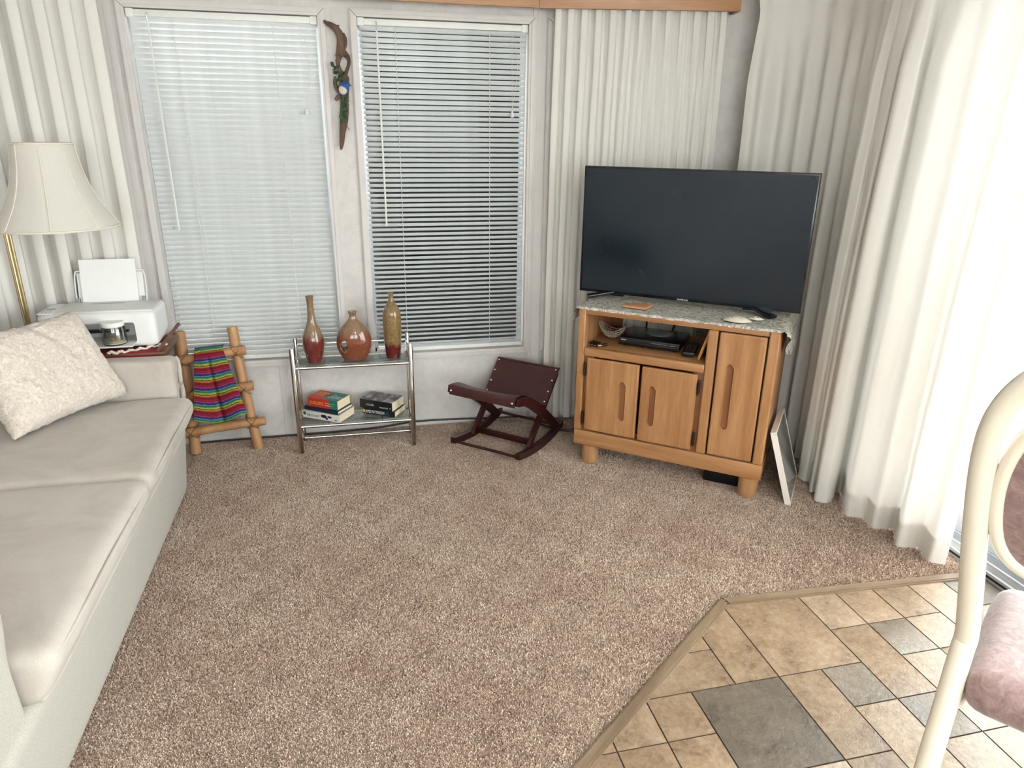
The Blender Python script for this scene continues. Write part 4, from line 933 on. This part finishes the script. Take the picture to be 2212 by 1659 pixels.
part('face_stile', 'oak_recess', (-0.3835, 0.014, 0.1605), (-0.340, 0.026, 0.5185), 0.001); part('face_stile', 'oak_recess', (0.095, 0.014, 0.1605), (0.1375, 0.026, 0.5185), 0.001); part('face_stile', 'dark_gap', (0.1795, 0.016, 0.1605), (0.3715, 0.028, 0.7055), 0.001)  # last one is a dark sheet, painted as shade in the door gaps
for x in (-0.346, 0.364):
    me = MB().lathe([(0.037, 0.0), (0.040, 0.006), (0.0395, 0.05), (0.040, 0.0878), (0, 0.0878)], 20).mesh(50); o = link('foot', me, 'log_wood', cb); o.location = (x, 0.040, 0)
    o2 = link('foot', me, 'log_wood', cb); o2.location = (x, CD-0.05, 0)
def cab_door(x0, x1, z0, z1, hx, hz0, hz1, hinge):
    d = MB(); t = 0.018; d.box(((x0+x1)/2, 0.003, (z0+z1)/2), (x1-x0, t, z1-z0), 0.006, None, 2)
    o = d.build('door', 'oak_vertical', cb)
    c = MB(); w_ = 0.0145
    poly = [(hx-w_, hz0+0.012), (hx-w_+0.012, hz0), (hx+w_-0.004, hz0+0.004), (hx+w_, hz0+0.012), (hx+w_, hz1-0.016), (hx+w_-0.014, hz1), (hx-w_+0.006, hz1-0.003), (hx-w_, hz1-0.012)]
    c.prism(poly, -0.03, 0.02-0.0145, Matrix.Translation((0, 0, 0)) @ Euler((R(90), 0, 0)).to_matrix().to_4x4())
    # prism runs along -y after the turn: cut 10 mm deep from the door face
    for v in c.bm.verts: v.co.y = -0.02 if v.co.y < 0 else 0.0035
    co = c.build('cutter', 'oak_recess'); co.matrix_world = cb.matrix_world.copy(); co.location = cb.location; co.rotation_euler = cb.rotation_euler; bpy.context.view_layer.update()
    md = o.modifiers.new('b', 'BOOLEAN'); md.object = co; md.operation = 'DIFFERENCE'; md.solver = 'EXACT'
    dg = bpy.context.evaluated_depsgraph_get(); dg.update(); me = bpy.data.meshes.new_from_object(o.evaluated_get(dg)); o.modifiers.clear(); o.data = me; bpy.data.objects.remove(co)
    me.polygons.foreach_set('use_smooth', [False]*len(me.polygons))
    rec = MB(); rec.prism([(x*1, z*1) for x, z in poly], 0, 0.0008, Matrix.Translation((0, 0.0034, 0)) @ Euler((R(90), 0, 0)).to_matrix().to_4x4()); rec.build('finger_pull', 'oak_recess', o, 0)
    lip = MB(); lip.tube([(x, -0.0062, z) for x, z in poly], 0.0016, 6, True); lip.build('pull_edge', 'oak_vertical', o, 60)
    if hinge is not None:
        for zz in (z0+0.055, z1-0.055):
            h = MB(); h.box((hinge, -0.001, zz), (0.011, 0.008, 0.058), 0.002); h.cyl((hinge, -0.006, zz-0.022), (hinge, -0.006, zz+0.022), 0.0045, 10); h.cyl((hinge, -0.004, zz-0.034), (hinge, -0.004, zz+0.034), 0.0022, 8)
            h.build('hinge', 'iron', o)
    return o
cab_door(-0.368, -0.131, 0.170, 0.512, -0.197, 0.244, 0.428, -0.377); cab_door(-0.119, 0.116, 0.168, 0.510, -0.065, 0.244, 0.430, 0.124); cab_door(0.186, 0.366, 0.168, 0.702, 0.242, 0.291, 0.576, None)
# black box under the cabinet
o = MB().box((0.25, 0.20, 0.040), (0.16, 0.24, 0.078), 0.006).build('black_box', 'black_plastic'); o.location = CO; o.rotation_euler.z = CA
props(o, 'black plastic box on the carpet under the oak cabinet', 'box')
def cabw(x, y, z): return CO+Matrix.Rotation(CA, 3, 'Z') @ Vector((x, y, z))
# cloth over the top
def drapecl(a, b):
    x = -0.448+0.92*a; y = -0.012+0.46*b; z = 0.7365
    wr = 0.0035*(noise.noise((x*22, y*22, 0))+0.6*noise.noise((x*60, y*60, 3)))
    if x > 0.418:
        over = x-0.418; yy = min(1, max(0, (y-0.0)/0.22)); drop = over/0.054*(0.020+0.135*yy*(1-0.15*math.sin(y*30)))
        return Vector((0.4185+0.020*math.sin(min(1.0, over/0.03)*1.3)+0.010*math.sin(y*34)*over/0.05, y, z-drop+0.002))
    if x < -0.424:
        over = -0.424-x; drop = over/0.024*(0.075-0.05*b); return Vector((-0.4245-0.020*math.sin(min(1, over/0.012)*1.4)-0.004*math.sin(y*40), y, z-drop+0.002))
    if y < -0.005: return Vector((x, -0.008, 0.7285+wr))
    return Vector((x, y, z+max(0, wr)*0.9))
o = MB().grid(drapecl, 130, 46).build('cabinet_cloth', 'brocade', None, 80); o.location = CO; o.rotation_euler.z = CA
props(o, 'silver grey crinkled cloth draped over the oak cabinet top', 'cloth')
TZ = 0.7415
# television
TA = R(-38); tvd = Vector((math.cos(TA), math.sin(TA), 0)); tvb = Vector((-tvd.y, tvd.x, 0))
TO = CO+Vector((0.616, 0.788, 0))*0.2+tvd*(-0.012)
tv = thing('television', 'large flat black television on the oak cabinet', 'television', (TO.x, TO.y, TZ), TA)
TW, TH, TB = 0.945, 0.545, 0.763-TZ
m = MB(); m.span((-TW/2, 0.0, TB), (TW/2, 0.028, TB+TH), 0.004); m.span((-0.32, 0.028, TB+0.03), (0.32, 0.062, TB+0.36), 0.015); m.build('casing', 'bezel', tv)
MB().span((-TW/2+0.008, -0.0015, TB+0.012), (TW/2-0.008, 0.001, TB+TH-0.008)).build('screen', 'screen', tv, 0)
m = MB(); t_ = 0.0025
for p, q in (((-TW/2-0.0008, -0.002, TB), (-TW/2+t_, 0.02, TB+TH)), ((TW/2-t_, -0.002, TB), (TW/2+0.0008, 0.02, TB+TH)), ((-TW/2, -0.002, TB+TH-t_), (TW/2, 0.02, TB+TH+0.0008)), ((-TW/2, -0.002, TB), (TW/2, 0.02, TB+t_))): m.span(p, q)
m.build('edge_trim', 'dark_gloss', tv, 0)
text('lettering', 'SAMSUNG', 0.0105, 'ink_white', tv, Matrix.Translation((-0.028, -0.0026, TB+0.0025)) @ Euler((R(90), 0, 0)).to_matrix().to_4x4(), 0.0002)
for sx, x0, x1 in ((-1, -0.30, -0.425), (1, 0.275, 0.375)):
    m = MB(); m.bar((x0, 0.03, 0.030), (x1, -0.05 if sx > 0 else -0.03, 0.006), 0.045, 0.012, (0, 0, 1), 0.003); m.bar((x0, 0.03, 0.030), (x1, 0.14, 0.006), 0.040, 0.012, (0, 0, 1), 0.003); m.span((x0-0.03, 0.004, 0.012), (x0+0.03, 0.03, 0.06), 0.003); m.build('stand_foot', 'dark_gloss', tv)
# little things on the cloth
o = MB().prism([(-0.055, -0.030), (0.045, -0.036), (0.056, 0.036), (-0.030, 0.034)], 0, 0.009).build('wooden_slab', 'slab_wood', None, 0); o.location = cabw(-0.185, 0.088, TZ+0.0005); o.rotation_euler.z = CA
props(o, 'flat tan wooden slab on the silver cloth', 'slab')
def shell(label, x, y, rx, ry, rz):
    m = MB()
    def f(a, b):
        an = 2*math.pi*a; rr = b; k = 1+0.03*math.cos(an*5)*rr
        return Vector((rx*rr*k*math.cos(an), ry*rr*k*math.sin(an), rz*(1-rr**2.2)))
    m.grid(f, 40, 8); m.grid(lambda a, b: f(a, b)*1.0+Vector((0, 0, -0.003*(b < 0.99))) if b < 0.99 else f(a, b), 40, 8)
    bmesh.ops.remove_doubles(m.bm, verts=m.bm.verts[:], dist=0.0001)
    o = thing('sea_shell', label, 'shell', cabw(x, y, TZ+0.001), CA, 'sea shells on the silver cloth'); m.build('shell_body', 'shell', o, 60)
    for q in (-0.3, 0.25): MB().ball((rx*q, -ry*0.35, rz*0.72), 0.005, 0.003, 0.0022, 8).build('slot', 'table_wood', o)
shell('large pale flat shell beside the right foot of the television', 0.235, 0.062, 0.056, 0.042, 0.016); shell('small pale flat shell behind the larger shell', 0.300, 0.118, 0.030, 0.022, 0.010)
# shelf contents
SZ = 0.5565
dv = thing('dvd_player', 'slim black disc player on the open shelf of the cabinet', 'disc player', cabw(-0.128, 0.20, SZ), CA)
MB().span((-0.135, -0.098, 0.006), (0.135, 0.11, 0.040), 0.003).build('case', 'dark_gloss', dv)
MB().span((-0.13, -0.1, 0.010), (0.13, -0.097, 0.022), 0.001).build('front_band', 'bezel', dv)
text('lettering', 'SONY', 0.009, 'ink_white', dv, Matrix.Translation((-0.123, -0.0985, 0.026)) @ Euler((R(90), 0, 0)).to_matrix().to_4x4(), 0.0003)
m = MB(); m.span((0.012, -0.0995, 0.028), (0.082, -0.0975, 0.0292)); m.span((0.092, -0.0995, 0.028), (0.115, -0.0975, 0.0292)); m.build('chrome_line', 'silver', dv, 0)
for x in (-0.11, 0.11):
    for y in (-0.08, 0.09): MB().lathe([(0.008, 0), (0.008, 0.007), (0, 0.007)], 12, (x, y, 0)).build('rubber_foot', 'black_plastic', dv)
o = MB().lathe([(0.009, 0), (0.059, 0), (0.0595, 0.0006), (0.059, 0.0012), (0.009, 0.0012), (0.009, 0)], 40).build('disc', 'disc'); o.location = cabw(-0.115, 0.235, SZ+0.0403); props(o, 'greenish silver disc lying on the disc player', 'disc')
rc = thing('remote_control', 'black remote control standing beside the disc player', 'remote control', cabw(0.048, 0.155, SZ), CA+R(4))
MB().box((0, 0, 0.011), (0.050, 0.17, 0.020), 0.005).build('case', 'black_plastic', rc)
for i in range(6):
    for j in range(3): MB().box((-0.014+0.014*j, -0.06+0.020*i, 0.0215), (0.008, 0.009, 0.002), 0.0006).build('button', 'iron', rc)
m = MB().box((0, 0, 0.068), (0.010, 0.16, 0.136), 0.001); o = m.build('envelope', 'envelope'); o.matrix_world = Matrix.Translation(cabw(0.100, 0.13, SZ+0.002)) @ Matrix.Rotation(CA, 4, 'Z') @ Matrix.Rotation(R(16), 4, 'Y'); props(o, 'orange tan envelope leaning in the cabinet shelf corner', 'envelope')
for i in range(4):
    bt = thing('battery', 'copper-ended battery lying askew at the end of the battery row' if i == 3 else 'small black battery in the row by the bowl on the shelf', 'battery', cabw(-0.372+0.0145*i+(0.010 if i == 3 else 0), 0.055-0.004*i, SZ+0.0070), CA+R(-38 if i == 3 else -6), 'loose batteries on the cabinet shelf')
    MB().cyl((0, -0.022, 0), (0, 0.025, 0), 0.0068, 14).build('cell', 'battery', bt); MB().cyl((0, -0.0225, 0), (0, -0.006 if i == 3 else -0.019, 0), 0.0070, 14).build('end_band', 'copper' if i == 3 else 'iron', bt); MB().cyl((0, -0.0245, 0), (0, -0.0224, 0), 0.003, 10).build('terminal', 'silver', bt)
bw = MB(); 
def bowlf(a, b):
    an = 2*math.pi*a; rr = 0.018+0.062*b; lift = 0.004+0.050*b**2.0*(1+0.35*math.cos(an*2))+0.008*math.cos(an+2.3)*b
    return Vector((rr*1.15*math.cos(an), rr*0.85*math.sin(an), lift))
nu, nv_ = 26, 6; V = [[bw.bm.verts.new(bowlf((i+0.5*(j % 2))/nu, j/nv_)) for j in range(nv_+1)] for i in range(nu)]
for i in range(nu):
    for j in range(nv_):
        a_, b_ = V[i], V[(i+1) % nu]
        bw.bm.faces.new((a_[j], b_[j], b_[j+1], a_[j+1]))
o = bw.build('bowl_tmp', 'wicker', None, 60); wm = o.modifiers.new('w', 'WIREFRAME'); wm.thickness = 0.0042; wm.use_even_offset = False
dg = bpy.context.evaluated_depsgraph_get(); dg.update(); me = bpy.data.meshes.new_from_object(o.evaluated_get(dg)); bpy.data.objects.remove(o)
o = link('openwork_bowl', me, 'wicker'); o.location = cabw(-0.330, 0.215, SZ-0.001); o.rotation_euler.z = CA; o.scale = (0.70, 0.85, 0.9); props(o, 'pale openwork bowl on the cabinet shelf beside the disc player', 'bowl')
for k, (x, dx) in enumerate(((-0.24, 0.0), (-0.10, 0.02))):
    pts = [cabw(x, CD+0.05, 0.80), cabw(x+dx, CD+0.045, 0.66), cabw(x-dx, CD+0.05, 0.5), cabw(x, CD+0.05, 0.2), cabw(x, CD+0.05, 0.012)]
    o = MB().tube(cr(pts, 6), 0.0042, 8).build('power_cable', 'cable'); props(o, ('black cable hanging behind the openwork bowl', 'black cable hanging behind the disc player')[k], 'cable', 'cables behind the television cabinet')
# leaning picture frame
fp = thing('picture_frame', 'pale framed picture leaning on the side of the oak cabinet', 'picture frame', cabw(0.545, 0.0, 0.0), CA)
fl = Matrix.Rotation(math.atan2(0.098, 0.310)*-1, 4, 'Y')
def fpm(mb, name, mat, parent=fp):
    me = mb.mesh(0); me.transform(fl); return link(name, me, mat, parent)
# local before the lean: x thickness, y along the cabinet side, z up
FH, FL_ = 0.325, 0.30
m = MB(); t_ = 0.024; bw_ = 0.008
for p, q in (((-t_, 0.02, 0), (0, 0.02+FL_, bw_)), ((-t_, 0.02, FH-bw_), (0, 0.02+FL_, FH)), ((-t_, 0.02, bw_), (0, 0.02+bw_, FH-bw_)), ((-t_, 0.02+FL_-bw_, bw_), (0, 0.02+FL_, FH-bw_))): m.span(p, q, 0.001)
fpm(m, 'moulding', 'frame_white')
fpm(MB().span((-0.006, 0.02+bw_, bw_), (-0.0015, 0.02+FL_-bw_, FH-bw_)), 'picture', 'frame_picture')

# ------------------------------------------------------------------ driftwood hanging
def dz(a, b, y=3.347): return aty(690+a/5.53, 30+b/5.53, y)
dwb = dz(300, 900, 3.35)
dw = thing('driftwood_hanging', 'driftwood wall hanging with bluebird and ivy between the windows', 'wall decor', (dwb.x, 3.35, dwb.z))
def dtube(pts, radii, name, mat='driftwood', parent=dw, sq=(1, 0.6, 1), n=10):
    P = cr([dz(*p)-dw.location for p in pts], 5); rr = [];
    for i in range(len(P)):
        t = i/(len(P)-1)*(len(radii)-1); k = min(len(radii)-2, int(t)); r_ = radii[k]+(radii[k+1]-radii[k])*(t-k); rr.append(r_*0.00042*(1+0.12*noise.noise((i*0.9, radii[0], 0))))
    return MB().tube(P, rr, n, squash=sq).build(name, mat, parent, 50)
dtube([(48, 78), (90, 110), (150, 140), (215, 200), (252, 280), (255, 380), (258, 450), (262, 505)], [6, 20, 28, 36, 36, 38, 48, 62], 'branch')
dtube([(245, 470), (222, 560), (225, 620), (248, 680), (278, 730), (290, 790)], [30, 26, 20, 22, 30, 36], 'branch')
dtube([(275, 450), (325, 500), (350, 560), (345, 620), (325, 680), (305, 740), (300, 800)], [34, 26, 18, 16, 18, 26, 34], 'branch')
dtube([(296, 760), (296, 860), (298, 960), (302, 1060), (298, 1180), (290, 1300), (276, 1420), (268, 1540), (258, 1622)], [52, 50, 46, 42, 46, 42, 30, 24, 10], 'branch')
dtube([(288, 225), (308, 290), (312, 360), (306, 430)], [5, 16, 16, 5], 'branch'); dtube([(185, 745), (185, 820), (205, 890), (235, 950)], [8, 20, 20, 10], 'branch'); dtube([(190, 1030), (230, 990), (285, 950), (318, 925)], [12, 24, 16, 6], 'branch'); dtube([(340, 740), (332, 790), (325, 850)], [8, 12, 8], 'branch')
dtube([(225, 165), (222, 145), (210, 130)], [4, 4, 3], 'nail', 'iron'); dtube([(223, 150), (236, 132)], [4, 4], 'nail', 'iron')
dtube([(300, 1290), (325, 1335), (358, 1390)], [5, 4, 3], 'twig', 'table_wood')
lm = bmesh.new(); lmb = MB(); lmb.grid(lambda a, b: Vector((0.010*math.sin(math.pi*min(1, a*1.0))**0.8*(2*b-1), -0.0018*abs(2*b-1)+0.001, 0.0-0.020*a)), 6, 4); lme = lmb.mesh(60); lme.materials.append(MATS['leaf'])
rl = random.Random(5)
for a_, b_ in [(160, 580), (155, 620), (215, 620), (180, 650), (205, 690), (240, 690), (225, 730), (260, 720), (280, 700), (240, 770), (270, 760), (255, 810), (280, 800), (290, 840), (310, 800), (265, 850), (300, 965), (325, 975), (290, 1000), (310, 1030), (275, 1020), (300, 1065), (318, 1075), (280, 1130), (305, 1120), (265, 1170), (300, 1150), (290, 1200), (318, 1215), (265, 1210), (280, 1250), (300, 1270), (260, 1240)]:
    o = link('leaf', lme, None, dw); o.location = dz(a_+rl.uniform(-8, 8), b_-8, 3.333)-dw.location; o.rotation_euler = (rl.uniform(-0.9, 0.3), rl.uniform(-0.9, 0.9), rl.uniform(-0.8, 0.8)); s_ = rl.uniform(0.8, 1.15); o.scale = (s_, s_, s_)
bd = dz(296, 878, 3.318)-dw.location
br_ = MB().ball(bd, 0.022, 0.018, 0.024, 16, (0, R(20), 0)).build('bird', 'bird_blue', dw)
MB().ball(bd+Vector((-0.006, -0.006, -0.010)), 0.0185, 0.0150, 0.019, 14).build('breast', 'bird_white', br_); MB().ball(bd+Vector((0.012, -0.003, 0.010)), 0.0135, 0.013, 0.0125, 14).build('head', 'bird_blue', br_)
MB().tube([bd+Vector((0.024, -0.004, 0.008)), bd+Vector((0.032, -0.005, 0.006))], [0.003, 0.0006], 8).build('beak', 'ink', br_); MB().bar(bd+Vector((-0.014, 0.002, -0.014)), bd+Vector((-0.034, 0.006, -0.038)), 0.004, 0.012, (0, 1, 0.2), 0.001).build('tail', 'bird_blue', br_)

# ------------------------------------------------------------------ tubular chair
cg = Vector((0.8, 0.6, 0)); cuv = Vector((0.6, -0.8, 0))
CB = Vector((1.222, 0.962, 0.462)); cup = (-cg*0.2+Vector((0, 0, 1))).normalized(); cnn = cuv.cross(cup).normalized()
ch = thing('dining_chair', 'cream tubular metal dining chair with mottled mauve upholstery', 'chair', (CB.x+cuv.x*0.21, CB.y+cuv.y*0.21, 0), math.atan2(cuv.y, cuv.x))
# local: x across (u), y forwards (facing), z up
CWd = 0.42
def L3(u, w, fwd=0.0): return Vector((u-CWd/2, -0.2*w*0.98+fwd, 0.462+w*0.98))
left = [(0.0, 0.0), (-0.013, 0.12), (-0.030, 0.261), (-0.043, 0.40), (-0.043, 0.50), (-0.026, 0.568), (0.006, 0.620), (0.055, 0.662), (0.125, 0.690)]
inner = [(0.130, 0.598), (0.070, 0.572), (0.026, 0.530), (0.000, 0.475), (-0.011, 0.400), (-0.006, 0.320), (0.012, 0.252), (0.050, 0.210), (0.125, 0.190)]
arch = [L3(u, w_) for u, w_ in left] + [L3(CWd*0.5, 0.700)] + [L3(CWd-u, w_) for u, w_ in reversed(left)]
leg = lambda u: [Vector((u-CWd/2, 0.0, 0.462)), Vector((u-CWd/2, -0.008, 0.425)), Vector((u-CWd/2, -0.045, 0.36)), Vector((u-CWd/2, -0.120, 0.20)), Vector((u-CWd/2, -0.205, 0.012))]
path = list(reversed(leg(0)))+arch[1:-1]+leg(CWd)
MB().tube(cr(path, 6), 0.0225, 18).build('back_frame', 'cream_tube', ch, 60)
ring = [L3(u, w_) for u, w_ in inner]+[L3(CWd-u, w_) for u, w_ in reversed(inner)]
bf = MB().tube(cr(ring, 6, True), 0.013, 16, True).build('back_hoop', 'cream_tube', ch, 60)
cc_ = sum(ring, Vector())/len(ring)
pad = MB(); outer = cr(ring, 6, True); NB = len(outer)
for sg in (-1, 1):
    rows = []
    for t in (1.0, 0.93, 0.85, 0.7, 0.5, 0.25, 0.0):
        d_ = 0.020*(1-t**4)
        rows.append([pad.bm.verts.new(cc_+(p-cc_)*t*0.985+Vector((0, sg*(d_+0.002), 0))) for p in outer] if t > 0 else [pad.bm.verts.new(cc_+Vector((0, sg*0.022, 0)))])
    for A, B in zip(rows, rows[1:]):
        for k in range(NB):
            if len(B) > 1: pad.bm.faces.new((A[k], A[(k+1) % NB], B[(k+1) % NB], B[k]))
            else: pad.bm.faces.new((A[k], A[(k+1) % NB], B[0]))
pad.build('back_cushion', 'mauve', ch, 60)
seat = rounded((-0.192, -0.07, 0.312), (0.192, 0.38, 0.410), 0.046, 14, 0.008)
for v in seat.bm.verts:
    k = 1-0.10*max(0, (v.co.y-0.2)/0.23)**2; v.co.x *= k
seat.build('seat', 'mauve', ch, 60)
MB().span((-0.16, 0.0, 0.298), (0.16, 0.34, 0.314), 0.004).build('seat_board', 'black_plastic', ch)
for sx in (-1, 1):
    MB().tube(cr([(sx*0.18, 0.06, 0.295), (sx*0.185, 0.34, 0.295), (sx*0.195, 0.41, 0.26), (sx*0.195, 0.44, 0.2), (sx*0.195, 0.46, 0.012)], 6), 0.0145, 12).build('front_leg', 'cream_tube', ch, 60)
    MB().cyl((sx*0.21, -0.074, 0.295), (sx*0.175, 0.07, 0.295), 0.012, 12).build('seat_bracket', 'cream_tube', ch, 60)

# ------------------------------------------------------------------ added ceiling light, unseen behind the camera, brightens drapes and walls
cl = thing('ceiling_fill_light', 'added round ceiling light out of view, filling the room', 'light', (0.6, -0.6, ZC))
MB().lathe([(0.17, 0.0), (0.17, -0.02), (0, -0.02)], 32).build('base', 'white_plastic', cl)
mg = NT('fill_light_glass'); mg.b.inputs['Emission Color'].default_value = (1, 0.96, 0.92, 1); mg.b.inputs['Emission Strength'].default_value = 34.0; mg.b.inputs['Base Color'].default_value = (0.9, 0.9, 0.9, 1)
MB().lathe([(0.165, -0.02), (0.15, -0.055), (0.10, -0.085), (0, -0.10)], 32).build('globe', 'fill_light_glass', cl, 60)
